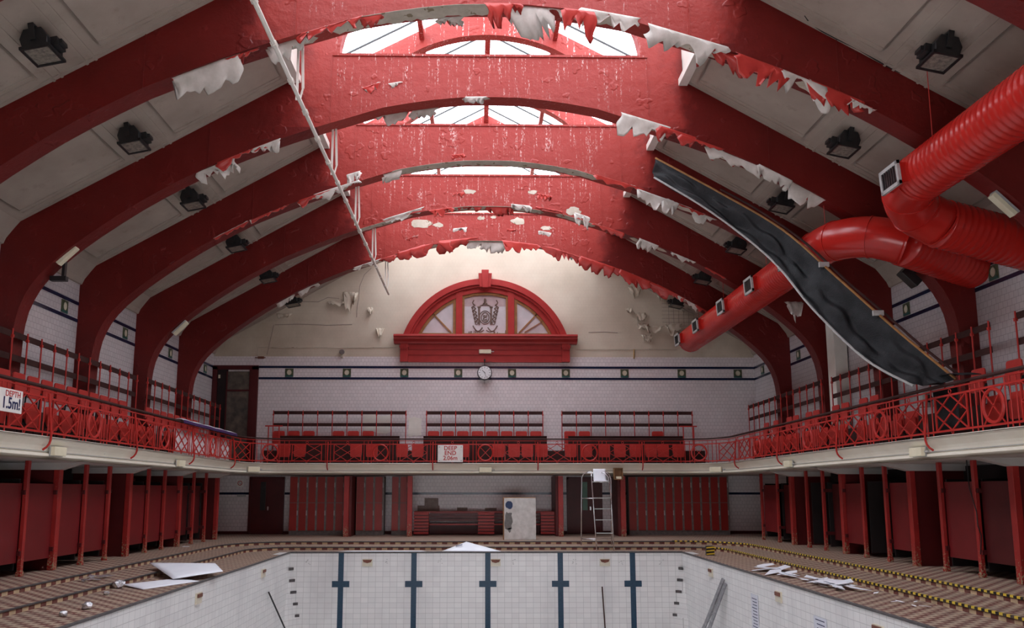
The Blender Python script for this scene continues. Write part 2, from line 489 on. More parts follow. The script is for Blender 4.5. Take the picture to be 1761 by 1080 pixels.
# ------------------------------------------------------------------ hall dimensions
XW, YE, YB = 11.92, 34.2, -5.2          # side wall, end wall, wall behind the camera
RIBY = [14.8 + 3.835 * k for k in range(-5, 5)]   # near faces of the arched beams
TH = 0.45
INTR = [(0, 11.68), (0.7, 11.67), (1.4, 11.6), (2.0, 11.51), (2.7, 11.38), (3.5, 11.12), (4.2, 10.9), (4.9, 10.66), (5.5, 10.44), (6.2, 10.15), (7.0, 9.8), (7.6, 9.48), (8.2, 9.14), (8.7, 8.83),
        (9.2, 8.49), (9.7, 8.13), (10.1, 7.82), (10.4, 7.56), (10.7, 7.28), (10.95, 7.0), (11.13, 6.74), (11.26, 6.48), (11.36, 6.2), (11.42, 5.9), (11.45, 5.6), (11.47, 4.6), (11.48, 2.9)]
def zin(x):
    x = abs(x)
    for (a, za), (b, zb) in zip(INTR, INTR[1:]):
        if a <= x <= b: return za + (zb - za) * (x - a) / (b - a)
    return 2.9
CS = 0.5743
def zceil(x): return 12.15 - CS * (abs(x) - 4.9)
def zroof(x): return 17.05 - 0.535 * abs(x)
GZ0, GY1 = 2.95, 32.0
def dz(y, z):
    """the gallery drops very slightly towards the far end"""
    t = max(0.0, min(1.0, (y - 16) / 16))
    return z - t * (0.03 + 0.075 * (z - 2.5))

# ------------------------------------------------------------------ walls
def struct(o, label=None): return tag(o, label, None, None, 'structure')
for sx, nm in ((-1, 'left'), (1, 'right')):
    b = MB()
    b.box(min(sx * XW, sx * (XW + .3)), max(sx * XW, sx * (XW + .3)), YB, YE + .3, -0.3, 8.3)
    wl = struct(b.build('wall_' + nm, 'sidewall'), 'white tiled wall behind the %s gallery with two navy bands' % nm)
    b = MB()
    for z0 in (6.66, 7.16):
        b.box(min(sx * (XW - .012), sx * XW), max(sx * (XW - .012), sx * XW), YB, YE, z0, z0 + .1)
    b.build('tile_band', 'navy', wl)
    for k in range(-4, 4):
        y = 21.72 + 3.82 * k
        b = MB(); x = sx * (XW - .012)
        b.box(min(x, sx * XW), max(x, sx * XW), y - .18, y + .18, 6.78, 7.14, 1)
        b.prism([(y + .1 * math.cos(a_), 6.97 + .13 * math.sin(a_)) for a_ in [2 * PI * i / 16 for i in range(16)]], 'x', x - sx * .012, x, 0)
        pts = [(y + .11 * math.cos(a), 6.97 + .13 * math.sin(a)) for a in [2 * PI * i / 16 for i in range(16)]]
        b.tube([(sx * (XW - .02), p[0], p[1]) for p in pts], .02, 5, 1, closed=True)
        b.box(min(sx * (XW - .03), sx * XW), max(sx * (XW - .03), sx * XW), y - .15, y + .15, 6.79, 6.85, 2)
        b.build('wreath_tile', ['wreathpale', 'green', 'teal'], wl)
b = MB()
b.box(-XW, XW, YE, YE + .3, -0.3, 12.6)
b.prism([(-4.95, 12.6), (4.95, 12.6), (4.95, 14.4), (0, 17.05), (-4.95, 14.4)], 'y', YE, YE + .3)
we = struct(b.build('wall_end', 'wall'), 'end wall, cream paint above white tiles, behind the far gallery')
b = MB()
for z0 in (6.66, 7.16): b.box(-XW, XW, YE - .012, YE, z0, z0 + .1)
b.build('tile_band', 'navy', we)
b = MB(); b.box(-XW, XW, YE - .012, YE, 1.66, 1.76); b.build('tile_band', 'navy', we)
for x in (-8.59, -6.07, -3.55, -1.18, 1.19, 3.56, 6.16, 8.69, 11.18):
    b = MB()
    b.box(x - .18, x + .18, YE - .014, YE, 6.77, 7.14, 1)
    b.prism([(x + .105 * math.cos(a_), 6.97 + .135 * math.sin(a_)) for a_ in [2 * PI * i / 16 for i in range(16)]], 'y', YE - .028, YE - .014, 0)
    b.tube([(x + .115 * math.cos(2 * PI * i / 16), YE - .02, 6.97 + .13 * math.sin(2 * PI * i / 16)) for i in range(16)], .02, 5, 1, closed=True)
    b.box(x - .16, x + .16, YE - .035, YE, 6.775, 6.84, 2)
    b.build('wreath_tile', ['wreathpale', 'green', 'teal'], we)
# conduits on the end wall
b = MB()
b.tube([(-10.0, YE - .02, 7.6), (-10.0, YE - .02, 8.07), (-3.9, YE - .02, 8.09)], .013, 6)
b.tube([(4.0, YE - .02, 8.03), (8.5, YE - .02, 8.04)], .012, 6)
b.build('conduit', 'cream', we)
b = MB(); b.tube([(6.6, YE - .02, 8.04), (6.59, YE - .02, 7.62)], .025, 6); b.build('gilt_pipe', 'orange', we)
# plaster repairs and brown tile patches on the end wall
b = MB()
for (x0, x1, z0, z1) in ((-2.9, -1.95, .95, 1.2), (-2.6, -2.0, 1.2, 1.52), (-1.2, -.75, .98, 1.12), (.0, .5, .98, 1.1)):
    b.box(x0, x1, YE - .012, YE, z0, z1)
b.build('tile_patch', 'patch', we)
def jag(x0, x1, z0, z1, n=9, j=.12):
    pts = []
    for i in range(n): pts.append((x0 + (x1 - x0) * i / n, z0 + random.uniform(-j, j)))
    for i in range(n): pts.append((x1 + random.uniform(-j, j), z0 + (z1 - z0) * i / n))
    for i in range(n): pts.append((x1 - (x1 - x0) * i / n, z1 + random.uniform(-j, j)))
    for i in range(n): pts.append((x0 + random.uniform(-j, j), z1 - (z1 - z0) * i / n))
    return pts
b = MB()
b.prism(jag(-3.35, -2.75, 4.2, 5.0, 5, .05), 'y', YE - .012, YE)
b.prism(jag(-5.3, -4.1, 4.35, 5.15, 6, .09), 'y', YE - .012, YE)
b.build('plaster_patch', 'white', we)
def curl(b, x, y, z, w_, h_, out=.18, seed=0, mi=0, mi2=None, twist=0.0, dirv=(0, -1)):
    """a torn piece of paint hanging from (x,y,z), curling outwards"""
    rnd = random.Random(seed)
    n = 8
    lens = [rnd.uniform(.55, 1.0) for _ in range(n + 1)]
    lens[0] = rnd.uniform(.05, .4); lens[-1] = rnd.uniform(.05, .4)
    ph = rnd.uniform(0, 6)
    def fn(u, v):
        L = lens[int(round(u * n))] * h_
        t = v
        xx = (u - .5) * w_ * (1 - .25 * t) + .06 * math.sin(7 * t + ph) * w_
        ww = out * (t ** 1.5) * (1 + .5 * math.sin(9 * u + ph)) + .03 * math.sin(14 * u + ph)
        zz = -L * t * (1 - .25 * t * abs(math.sin(3 * u + ph)))
        return (x + xx + dirv[0] * ww, y + dirv[1] * ww + twist * xx, z + zz)
    b.sheet(fn, n, 6, mi, mi2)
for i, (x, z, w_, h_) in enumerate([(-6.0, 10.6, .7, 1.2), (-6.6, 10.2, .9, .35), (-4.65, 8.95, .35, .55), (-8.9, 9.6, .7, .3), (6.7, 10.9, .6, .7), (6.95, 9.7, .55, .6), (7.5, 9.1, .8, .5),
                                    (7.2, 8.7, .5, .5), (8.4, 9.2, .8, .7), (8.0, 10.5, .6, .4), (9.2, 9.0, .5, .6), (7.0, 9.2, .6, .4), (6.4, 9.9, .3, .3), (8.8, 9.9, .4, .3), (-5.1, 9.9, .25, .4)]):
    b = MB(); curl(b, x, YE - .01, z, w_, h_, .14, 50 + i)
    b.build('peeling_paint', 'wall', we, smooth=True)
b = MB()
for pts in ([(-9.3, 9.1), (-8.2, 9.13), (-7.0, 9.09), (-5.9, 9.12)], [(-9.35, 9.1), (-9.42, 8.7), (-9.5, 8.3), (-9.6, 7.75)], [(-5.6, 10.85), (-5.63, 10.3), (-5.68, 9.95), (-5.7, 9.45)], [(-5.1, 11.7), (-5.4, 11.4), (-5.55, 11.0), (-5.6, 10.85)],
            [(-8.2, 10.15), (-7.4, 10.15), (-7.0, 10.35), (-6.5, 10.3)], [(4.6, 8.8), (5.3, 8.82), (5.9, 8.78)]):
    b.tube([(x, YE - .004, z) for x, z in pts], .011, 4)
b.build('plaster_crack', 'patch', we)
b = MB()
for i in range(9):  # bare tile grid where paint has fallen
    x = 8.2 + .28 * i * .8
    b.bar((x, YE - .004, 9.1), (x, YE - .004, 10.3 - i * .12), .012, .008)
for j in range(7):
    z = 9.1 + .17 * j
    b.bar((7.9, YE - .004, z), (10.6 - j * .22, YE - .004, z), .008, .012)
b.build('bare_tile_joints', 'patch', we)
# wall behind the camera
b = MB(); b.box(-XW, XW, YB - .3, YB, -0.3, 12.6)
b.prism([(-4.95, 12.6), (4.95, 12.6), (4.95, 14.4), (0, 17.05), (-4.95, 14.4)], 'y', YB - .3, YB)
struct(b.build('wall_front', 'wall'))

# a crack in the plaster beside the nearest arch
CRACK = [(6.29, 14.6), (6.42, 14.7), (6.7, 14.75), (7.01, 14.74), (7.4, 14.72), (7.77, 14.76), (8.0, 14.78), (8.25, 14.78)]
# ------------------------------------------------------------------ sloped ceilings and roof lantern
for sx, nm in ((-1, 'left'), (1, 'right')):
    b = MB()
    def P(x, off=0): return (sx * x, zceil(x) + off)
    pts = [(sx * 4.9, 12.15), (sx * 12.0, zceil(12.0)), (sx * 12.0, zceil(12.0) + .25), (sx * 4.9, 12.4)]
    b.prism(pts if sx > 0 else pts[::-1], 'y', YB, YE)
    # cornice where the slope meets the wall
    pts = [(sx * 11.93, 7.78), (sx * 11.93, 8.16), (sx * 11.45, 8.42), (sx * 11.62, 8.2), (sx * 11.8, 7.95), (sx * 11.86, 7.8)]
    b.prism(pts, 'y', YB, YE)
    ce = struct(b.build('ceiling', 'ceil'), 'sloping grey cream plaster ceiling on the %s side' % nm)
    b = MB()
    ends = RIBY + [YE]
    for i in range(len(ends) - 1):
        y0, y1 = ends[i] + TH, ends[i + 1]
        def ln(xa, ya, xb, yb):
            b.bar((sx * xa, ya, zceil(xa) - .004), (sx * xb, yb, zceil(xb) - .004), .05, .035, 0, (CS * sx, 0, 1))
        for e in (.28, .4):
            for (xa, xb) in ((5.2, 7.75), (8.95, 11.3)):
                ln(xa, y0 + e, xb, y0 + e); ln(xa, y1 - e, xb, y1 - e)
                ln(xa, y0 + e, xa, y1 - e); ln(xb, y0 + e, xb, y1 - e)
        for xa in (7.95, 8.12, 8.6, 8.75):
            ln(xa, y0, xa, y1)
        ln(5.0, y0 + .1, 11.4, y0 + .1); ln(5.0, y1 - .1, 11.4, y1 - .1)
    b.build('ceiling_moulding', 'ceil', ce)
    if sx > 0:
        b = MB()
        b.tube([(x, y, zceil(x) - .004) for x, y in CRACK], [.008, .014, .02, .026, .02, .018, .012, .006], 5)
        b.build('ceiling_crack', 'void', ce)
    # upright side of the lantern well
    b = MB()
    b.box(min(sx * 4.9, sx * 5.0), max(sx * 4.9, sx * 5.0), YB, YE, 12.1, 14.5)
    b.box(min(sx * 4.78, sx * 5.0), max(sx * 4.78, sx * 5.0), YB, YE, 12.02, 12.2)
    struct(b.build('trim_lantern_side', 'white'), 'white upright side of the roof lantern well')
# glass roof
for sx, nm in ((-1, 'left'), (1, 'right')):
    b = MB()
    pts = [(sx * 5.05, zroof(5.05)), (0, 17.05), (0, 17.06), (sx * 5.05, zroof(5.05) + .012)]
    b.prism(pts, 'y', YB, YE + .3)
    wn = struct(b.build('window_%d' % (1 if sx < 0 else 2), 'glass'), '%s slope of the glazed roof lantern' % nm)
    b = MB()
    y = YB + .3
    while y < YE:
        b.bar((sx * 5.0, y, zroof(5.0) - .02), (0, y, 17.03), .035, .05, 0, (0.5 * sx, 0, 1))
        y += 1.278
    for x in (2.9,):
        pass
    b.build('glazing_bar', 'black', wn)
b = MB()
for x in (-2.05, 2.05): b.box(x - .07, x + .07, YB, YE, zroof(x) - .36, zroof(x) - .1)
b.box(-.09, .09, YB, YE, 16.66, 16.95)
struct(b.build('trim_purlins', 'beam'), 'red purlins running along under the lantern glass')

# ------------------------------------------------------------------ arched beams
def colstrip(b, xs, zl, zu, y0, y1, mi_low=0):
    n = len(xs)
    i = [b.av([(x, y0, zl(x)) for x in xs]), b.av([(x, y0, zu(x)) for x in xs]), b.av([(x, y1, zl(x)) for x in xs]), b.av([(x, y1, zu(x)) for x in xs])]
    for k in range(n - 1):
        b.face((i[0] + k, i[0] + k + 1, i[1] + k + 1, i[1] + k))
        b.face((i[2] + k + 1, i[2] + k, i[3] + k, i[3] + k + 1))
        b.face((i[0] + k, i[2] + k, i[2] + k + 1, i[0] + k + 1), mi_low)
        b.face((i[1] + k + 1, i[3] + k + 1, i[3] + k, i[1] + k))
    b.face((i[0], i[1], i[3], i[2])); m = n - 1
    b.face((i[0] + m, i[2] + m, i[3] + m, i[1] + m))
xs_half = [p[0] for p in INTR]
fill = []
for a, c in zip(xs_half, xs_half[1:]):
    fill.append(a)
    if c - a > .4: fill.append((a + c) / 2)
xs_half = fill + [11.48, 11.93]
XS = sorted(set([-x for x in xs_half] + xs_half + [-4.88, 4.88, -3.9, 3.9, -3.84, 3.84]))
def zbeam_top(x):
    a = abs(x)
    return 12.78 if a <= 4.885 else min(zceil(a) + .1, 12.78)
def hole(x):
    return 12.78 + 3.0 * math.sqrt(max(0, 1 - (x / 3.84) ** 2))
HX = [3.84 * math.sin(PI / 2 * t / 14) for t in range(-14, 15)]
names = {14.8: 0}
ribs = []
for ri, y in enumerate(RIBY):
    b = MB()
    colstrip(b, XS, lambda x: zin(x) if abs(x) < 11.49 else 2.9, zbeam_top, y, y + TH)
    # gable frame with arched opening over the straight top of the beam
    yy0, yy1 = y + .06, y + .36
    colstrip(b, HX, hole, lambda x: zroof(x) - .02, yy0, yy1)
    for s in (-1, 1):
        xs = [s * 3.84, s * 4.3, s * 4.95]
        if s < 0: xs = xs[::-1]
        colstrip(b, xs, lambda x: 12.76, lambda x: zroof(x) - .02, yy0, yy1)
    # small coping along beam top and joint ribs down the face
    b.box(-4.0, 4.0, y - .03, y + .02, 12.76, 12.82)
    for s in (-1, 1):
        b.bar((s * 7.0, y - .005, zin(7.0)), (s * 7.0, y - .005, zceil(7.0)), .02, .02)
        b.bar((s * 4.0, y - .006, zin(4.0)), (s * 4.0, y - .006, 12.7), .02, .02)
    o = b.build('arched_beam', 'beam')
    k = ri - 5
    where = {0: 'nearest whole one, crossing the top edge of the picture', 1: 'second from the top, its flat top just under the skylight', 2: 'third from the top',
             3: 'fourth from the top', 4: 'the one closest to the end wall, ragged along its whole underside'}.get(k, 'seen only at the picture corner' if k == -1 else 'overhead behind the viewer')
    tag(o, 'red arched roof beam with peeling paint, ' + where, 'beam', 'red arched beams across the hall', 'structure')
    ribs.append(o)
R = ribs[5:]
YN = RIBY[5:]
# bare plaster strips under the soffits, ragged edges
def bare(k, x0, x1, y0=0.0, y1=1.0, seed=0, mat='cream'):
    rnd = random.Random(seed)
    n = max(6, int((x1 - x0) / .12))
    b = MB()
    A, B_ = [], []
    for i in range(n + 1):
        x = x0 + (x1 - x0) * i / n
        e = 1.0 if 0 < i < n else .1
        ya = YN[k] + TH * (y0 + (rnd.uniform(0, .12) if y0 > 0 else 0.0) * e)
        yb = YN[k] + TH * (y1 - rnd.uniform(0, .25) * e)
        if i in (0, n): ya = yb = (ya + yb) / 2
        A.append((x, ya, zin(x) - .008)); B_.append((x, yb, zin(x) - .008))
    for i in range(n):
        b.poly([A[i], B_[i], B_[i + 1], A[i + 1]])
    up = [(p[0], p[1], p[2] + .006) for p in A], [(p[0], p[1], p[2] + .006) for p in B_]
    for i in range(n):
        b.poly([A[i], A[i + 1], up[0][i + 1], up[0][i]])
        b.poly([B_[i + 1], B_[i], up[1][i], up[1][i + 1]])
    b.build('bare_plaster_strip', mat, R[k])
for k, a, c, y0, y1 in [(0, -3.3, .15, 0, 1), (0, .35, 1.25, .1, 1), (0, 1.5, 2.6, 0, .8), (0, 3.7, 4.9, 0, 1), (0, -6.2, -5.3, .1, .9), (0, -4.4, -3.6, .3, 1), (0, 6.2, 7.2, .1, .9),
                        (1, -.5, .0, 0, .4), (1, 3.6, 4.6, 0, .7), (1, -7.2, -6.5, .1, .8), (1, 5.7, 6.8, .2, .9), (1, 7.4, 8.2, .2, .8),
                        (2, -3.0, 3.3, 0, .95), (2, 4.6, 6.6, 0, .8), (2, -5.6, -4.2, 0, .7),
                        (3, -1.6, 2.0, 0, .8), (3, -4.5, -2.6, 0, .8), (3, 2.4, 3.8, 0, .8), (3, 5.0, 6.3, .1, .8),
                        (4, -2.4, 2.4, 0, .9), (4, 3.0, 6.0, 0, .9), (4, -5.0, -3.0, .1, .9), (4, 6.4, 8.0, .2, .9)]:
    bare(k, a, c, y0, y1, int(100 * abs(a)) + k)
# hanging flaps: beam, x, width, drop, white side towards the hall?, start offset along the soffit, height offset
FL = [(0, -5.75, 1.0, .62, 1, .1, 0), (0, -5.1, .5, .42, 0, .1, 0), (0, -4.2, .6, .45, 1, .3, 0), (0, -3.3, .9, .5, 0, .0, 0), (0, -2.6, .5, .4, 0, .05, 0), (0, .2, .55, .55, 0, .0, 0), (0, .7, .7, .7, 1, .1, 0), (0, 1.5, .6, .6, 1, .1, 0),
      (0, 1.75, .5, .75, 0, .0, 0), (0, 2.4, .9, .55, 1, .0, .05), (0, 4.0, 1.2, .7, 1, .0, .05), (0, 4.9, .7, .5, 0, .1, 0), (0, 5.5, .8, .6, 0, .0, 0), (0, 6.3, .7, .6, 1, .0, 0), (0, 6.9, .8, .6, 0, .0, 0), (0, 7.45, .35, .35, 1, .0, 0), (0, -.9, .4, .3, 1, .9, 0),
      (1, -6.85, .7, .5, 1, .1, 0), (1, -5.6, .5, .35, 1, .0, 0), (1, -6.2, .9, .3, 0, .0, 0), (1, 3.9, .9, .65, 1, .0, .1), (1, 4.7, .7, .5, 0, .0, .05), (1, 6.1, 1.0, .4, 1, .1, 0), (1, 5.3, .8, .45, 0, .0, 0), (1, 7.1, .6, .35, 1, .0, 0), (1, 7.9, .7, .45, 1, .1, 0), (1, -.4, .4, .2, 1, .0, 0), (1, -1.7, .5, .3, 1, .9, 0), (1, -2.6, .7, .4, 1, .9, 0),
      (2, 3.9, 1.1, .45, 0, .0, .05), (2, 5.1, .9, .5, 1, .0, 0), (2, 5.9, .8, .35, 0, .0, 0), (2, -4.5, 1.0, .4, 1, .0, 0), (2, -4.0, .4, .5, 1, .0, .3), (2, -5.2, .7, .3, 0, .0, 0), (2, 6.5, .5, .4, 1, .1, 0), (2, -2.9, .4, .3, 1, .1, 0), (2, -6.5, .8, .25, 0, .0, 0), (2, -7.6, .7, .25, 0, .0, 0),
      (3, -2.9, 1.0, .55, 1, .0, .1), (3, -1.6, .6, .35, 0, .0, 0), (3, 3.3, .5, .6, 1, .0, .2), (3, 2.2, .7, .4, 0, .0, .1), (3, .4, .7, .45, 0, .1, .05), (3, -.6, .6, .35, 0, .1, 0), (3, 4.2, .8, .35, 0, .0, 0), (3, 5.6, .5, .4, 1, .0, 0), (3, 6.8, .6, .4, 1, .0, 0), (3, 7.9, .5, .3, 0, .0, 0), (3, 1.2, .5, .4, 1, .0, .1),
      (4, -3.9, .5, .3, 0, .0, 0), (4, -3.0, .8, .5, 0, .0, .05), (4, -2.0, .9, .62, 0, .0, .05), (4, -1.1, 1.2, .6, 0, .0, .1), (4, .4, .9, .55, 1, .2, 0), (4, -.3, .6, .35, 1, .2, 0), (4, 1.4, 1.1, .55, 0, .0, 0), (4, 2.3, .9, .55, 0, .0, 0), (4, 3.1, .9, .6, 0, .0, 0), (4, 3.7, .6, .5, 1, .1, 0),
      (4, 4.4, 1.0, .55, 0, .0, 0), (4, 5.2, .9, .6, 0, .0, 0), (4, 5.9, .9, .65, 0, .0, 0), (4, 6.6, .9, .65, 0, .0, 0), (4, 7.3, .8, .5, 0, .0, 0), (4, 8.0, .6, .4, 1, .0, 0), (4, 8.6, .5, .35, 0, .0, 0), (4, -4.7, .8, .3, 1, .0, 0), (4, -7.0, .6, .3, 1, .3, 0), (4, -7.9, .5, .3, 1, .3, 0),
      (4, -1.0, .55, .55, 1, -.06, .55), (4, 2.35, .45, .35, 1, -.06, .6), (4, -2.9, .4, .3, 0, -.05, .5), (3, -1.0, .4, .25, 0, -.05, .5), (2, -.9, .4, .22, 0, -.05, .2), (1, -3.0, .4, .25, 0, -.05, .7), (1, -2.4, .3, .22, 1, -.05, .6), (3, 2.0, .5, .3, 0, -.05, .6), (4, 1.0, .4, .25, 0, -.05, .5)]
for i, (k, x, w_, h_, wh, yo, zo) in enumerate(FL):
    b = MB()
    z = zin(x) + zo
    slope = (zin(x + .1) - zin(x - .1)) / .2
    rnd = random.Random(i)
    n = 16
    base_, L_ = rnd.uniform(.35, 1.0), []
    for q in range(n + 1):
        base_ = max(.12, min(1.0, base_ + rnd.uniform(-.32, .32)))
        L_.append(base_ if rnd.random() > .12 else base_ * .45)
    lens = L_
    lens[0] *= rnd.uniform(.1, .9); lens[-1] *= rnd.uniform(.1, .9)
    skew = rnd.uniform(-.5, .5); rollf = rnd.uniform(.2, 1.3)
    ph = rnd.uniform(0, 6)
    y_ = YN[k] + max(yo, 0) * TH - (.03 if yo <= 0 else 0)
    w_ *= 1.35 if zo < .15 else 1.0
    h_ *= .8
    def fn(u, v, x=x, w_=w_, h_=h_, z=z, slope=slope, lens=lens, ph=ph, y_=y_, n=n, skew=skew, rollf=rollf):
        L = lens[int(round(u * n))] * h_
        xx = (u - .5) * w_ + skew * L * v + .04 * math.sin(6 * v + ph)
        ww = (rollf * .5 * math.sin(1.9 * v) * v + .06 * math.sin(9 * u + ph) * v + .05 * math.sin(23 * u + 2 * ph) * v * v) * L
        return (x + xx, y_ + ww, z + slope * (u - .5) * w_ - L * (math.sin(1.7 * v) / math.sin(1.7) if rollf > .8 else v))
    b.sheet(fn, n, 8, 1 if wh else 0, 0 if wh else 1)
    b.build('peeling_paint', ['flapback', 'flapred'], R[k], smooth=True)
# beams' drip-stained bare spots on the faces
for i, (k, x, z, w_) in enumerate([(4, -2.6, 12.35, 1.0), (4, -1.9, 12.3, .5), (4, 2.4, 12.2, .5), (4, 1.3, 12.5, .7), (4, -.2, 12.6, .4), (3, -.6, 12.2, .5), (3, 1.6, 12.2, .4), (4, .3, 12.65, .3), (3, 3.0, 11.5, .7)]):
    b = MB(); rnd = random.Random(900 + i)
    m = 14
    pts = [(x + w_ / 2 * math.cos(2 * PI * j / m) * rnd.uniform(.6, 1), z + w_ * .25 * math.sin(2 * PI * j / m) * rnd.uniform(.5, 1)) for j in range(m)]
    b.prism(pts, 'y', YN[k] - .008, YN[k] + .004)
    b.build('bare_plaster_spot', 'cream', R[k])
#@@PART2
# ------------------------------------------------------------------ floors, steps and pool
def ringpath(X, Y, r, n=10, back=YB):
    """U shaped path: up the left side, round, along the end, down the right side"""
    pts = [(-X, back + (Y - r - back) * i / 6) for i in range(6)]
    for i in range(n + 1):
        a = PI - PI / 2 * i / n
        pts.append((-X + r + r * math.cos(a), Y - r + r * math.sin(a)))
    m = 6
    for i in range(1, m): pts.append((-X + r + (2 * X - 2 * r) * i / m, Y))
    for i in range(n + 1):
        a = PI / 2 - PI / 2 * i / n
        pts.append((X - r + r * math.cos(a), Y - r + r * math.sin(a)))
    for i in range(5, -1, -1): pts.append((X, back + (Y - r - back) * i / 6))
    return pts
ZU, ZM, ZL = 0.0, -0.11, -0.22
P2 = ringpath(9.14, 29.3, 2.3)
P1 = ringpath(8.1, 28.05, 1.5)
P0 = ringpath(6.6, 27.0, 0.02)
PW = ringpath(12.0, YE + .02, 0.02)
def flat(name, A, B_, z, mat, label, th=.0):
    b = MB()
    for i in range(len(A) - 1):
        b.poly([(A[i][0], A[i][1], z), (B_[i][0], B_[i][1], z), (B_[i + 1][0], B_[i + 1][1], z), (A[i + 1][0], A[i + 1][1], z)])
        b.poly([(A[i][0], A[i][1], z - .3), (A[i + 1][0], A[i + 1][1], z - .3), (B_[i + 1][0], B_[i + 1][1], z - .3), (B_[i][0], B_[i][1], z - .3)])
    return struct(b.build(name, mat), label)
fl = flat('floor', PW, P2, ZU, 'deck', 'upper poolside deck of brown and buff mosaic')
flat('floor_middle_step', P2, P1, ZM, 'deck', 'middle step of the mosaic pool deck')
flat('floor_pool_edge', P1, P0, ZL, 'deck', 'lowest mosaic walkway beside the pool')
def riser(name, path, z0, z1, label):
    b = MB(); s = 0
    for (ax, ay), (bx, by) in zip(path, path[1:]):
        L = math.hypot(bx - ax, by - ay)
        b.poly([(ax, ay, z0), (bx, by, z0), (bx, by, z1), (ax, ay, z1)], 0, [(s, 0), (s + L, 0), (s + L, 1), (s, 1)])
        s += L
    o = struct(b.build(name, 'riser'), label)
    b = MB()
    b.tube([(x, y, z1 - .004) for x, y in path], .022, 6)
    b.build('nosing', 'nosing', o)
    return o
riser('trim_1', P2, ZM, ZU - .012, 'upper step edge with dark nosing and buff and maroon tiles')
riser('trim_2', P1, ZL, ZM - .012, 'lower step edge with dark nosing and buff and maroon tiles')
def tape(path, z, i0, label, dx):
    b = MB(); s = 0
    pp = path[i0:]
    for (ax, ay), (bx, by) in zip(pp, pp[1:]):
        L = math.hypot(bx - ax, by - ay)
        nx, ny = -(by - ay) / L, (bx - ax) / L
        for (o0, z0, o1, z1) in ((-.026, z + .02, .02, z + .02), (-.026, z - .022, -.026, z + .02)):
            b.poly([(ax + nx * o0, ay + ny * o0, z0), (bx + nx * o0, by + ny * o0, z0), (bx + nx * o1, by + ny * o1, z1), (ax + nx * o1, ay + ny * o1, z1)], 0,
                   [(s, 0), (s + L, 0), (s + L, 1), (s, 1)])
        s += L
    o = b.build('hazard_tape', 'tape')
    return tag(o, label, 'tape', 'hazard tape along the right-hand steps')
# paths run left to right; after the end straight comes the right corner
tape([(x, y) for x, y in P2], ZU, 22, 'black and yellow striped tape on the upper step edge by the cubicles', 0)
tape([(x, y) for x, y in P1], ZM, 27, 'black and yellow striped tape on the lower step edge near the pool', 0)
# pool basin
b = MB()
ZB = -2.9
b.poly([(-6.6, YB, ZL), (-6.6, 27, ZL), (-6.6, 27, ZB), (-6.6, YB, ZB)])
b.poly([(6.6, 27, ZL), (6.6, YB, ZL), (6.6, YB, ZB), (6.6, 27, ZB)])
b.poly([(-6.6, 27, ZL), (6.6, 27, ZL), (6.6, 27, ZB), (-6.6, 27, ZB)])
b.poly([(-6.6, YB, ZB), (-6.6, 27, ZB), (6.6, 27, ZB), (6.6, YB, ZB)])
pool = struct(b.build('wall_pool', 'pool'), 'empty swimming pool basin lined with white tiles')
b = MB()
for x in (-4.88, -2.44, .04, 2.48, 4.92):
    b.box(x - .09, x + .09, 26.985, 27.0, ZB, ZL - .005)
    b.box(x - .29, x + .29, 26.986, 27.0, -1.36, -1.16)
    b.box(x - .12, x + .12, YB, 26.6, ZB, ZB + .01)
b.build('lane_line', 'lane', pool)
b = MB()
b.tube([(x, y, ZL + .0) for x, y in P0], .03, 6)
b.build('pool_edge_nosing', 'nosing', pool)
for x in (-4.0, .3, 3.98):
    b = MB()
    b.box(x - .17, x + .17, 26.96, 27, -.68, -.44, 0)
    b.prism([(x - .16, -.46), (x + .16, -.46), (x + .12, -.54), (x, -.57), (x - .12, -.54)], 'y', 26.94, 26.97, 1)
    b.build('water_outlet', ['wreathpale', 'brownskim'], pool)
for sx, ys in ((1, (18.35, 23.65, 13.83)), (-1, (18.29, 23.68))):
    for y in ys:
        b = MB(); x0, x1 = sorted((sx * 6.56, sx * 6.6))
        b.box(x0, x1, y - .17, y + .17, -.68, -.44, 0)
        b.box(min(sx * 6.54, sx * 6.57), max(sx * 6.54, sx * 6.57), y - .15, y + .15, -.54, -.46, 1)
        b.build('water_outlet', ['wreathpale', 'brownskim'], pool)
# depth numerals ghosted on the end wall tiles
for x in (-6.0, -4.3 + .9, -1.55, .95, 2.95, 4.55, 5.9):
    b = MB()
    for i in range(6):
        u = random.uniform(-.08, .08); v = random.uniform(-.1, .1)
        b.box(x + u - .02, x + u + .02, 26.993, 27, -.55 + v, -.53 + v)
    b.build('worn_numeral', 'greylite', pool)
# climbing niches cut in stepped ledges at the corners
for sx in (-1, 1):
    for i in range(5):
        z = -.8 - .38 * i; wd = .14 + .06 * i
        b = MB(); x = sx * 6.6
        pts = [(x, 26.99), (x - sx * wd, 26.99), (x, 26.99 - wd * 1.6)]
        b.prism([(x, 26.99), (x - sx * (wd - .0), 26.99), (x - sx * (wd * .2), 26.99 - .16)], 'z', z - .0, z + .09)
        b.build('corner_ledge', 'nosing', pool)
        b = MB()
        pts = [(x, 27), (x - sx * (wd - .02), 27), (x, 27 - (wd - .02) * 1.5)]
        b.prism(pts, 'z', z - .38, z)
        b.build('corner_ledge', 'pool', pool)
    # bright corner slab beyond the dark coping
    b = MB()
    pts = [(sx * 6.6, 27.0), (sx * 6.6, 25.9), (sx * 6.95, 26.1), (sx * 6.95, 27.0)]
    b.prism(pts, 'z', ZL - .02, ZL + .004)
    b.build('corner_slab', 'pool', pool)

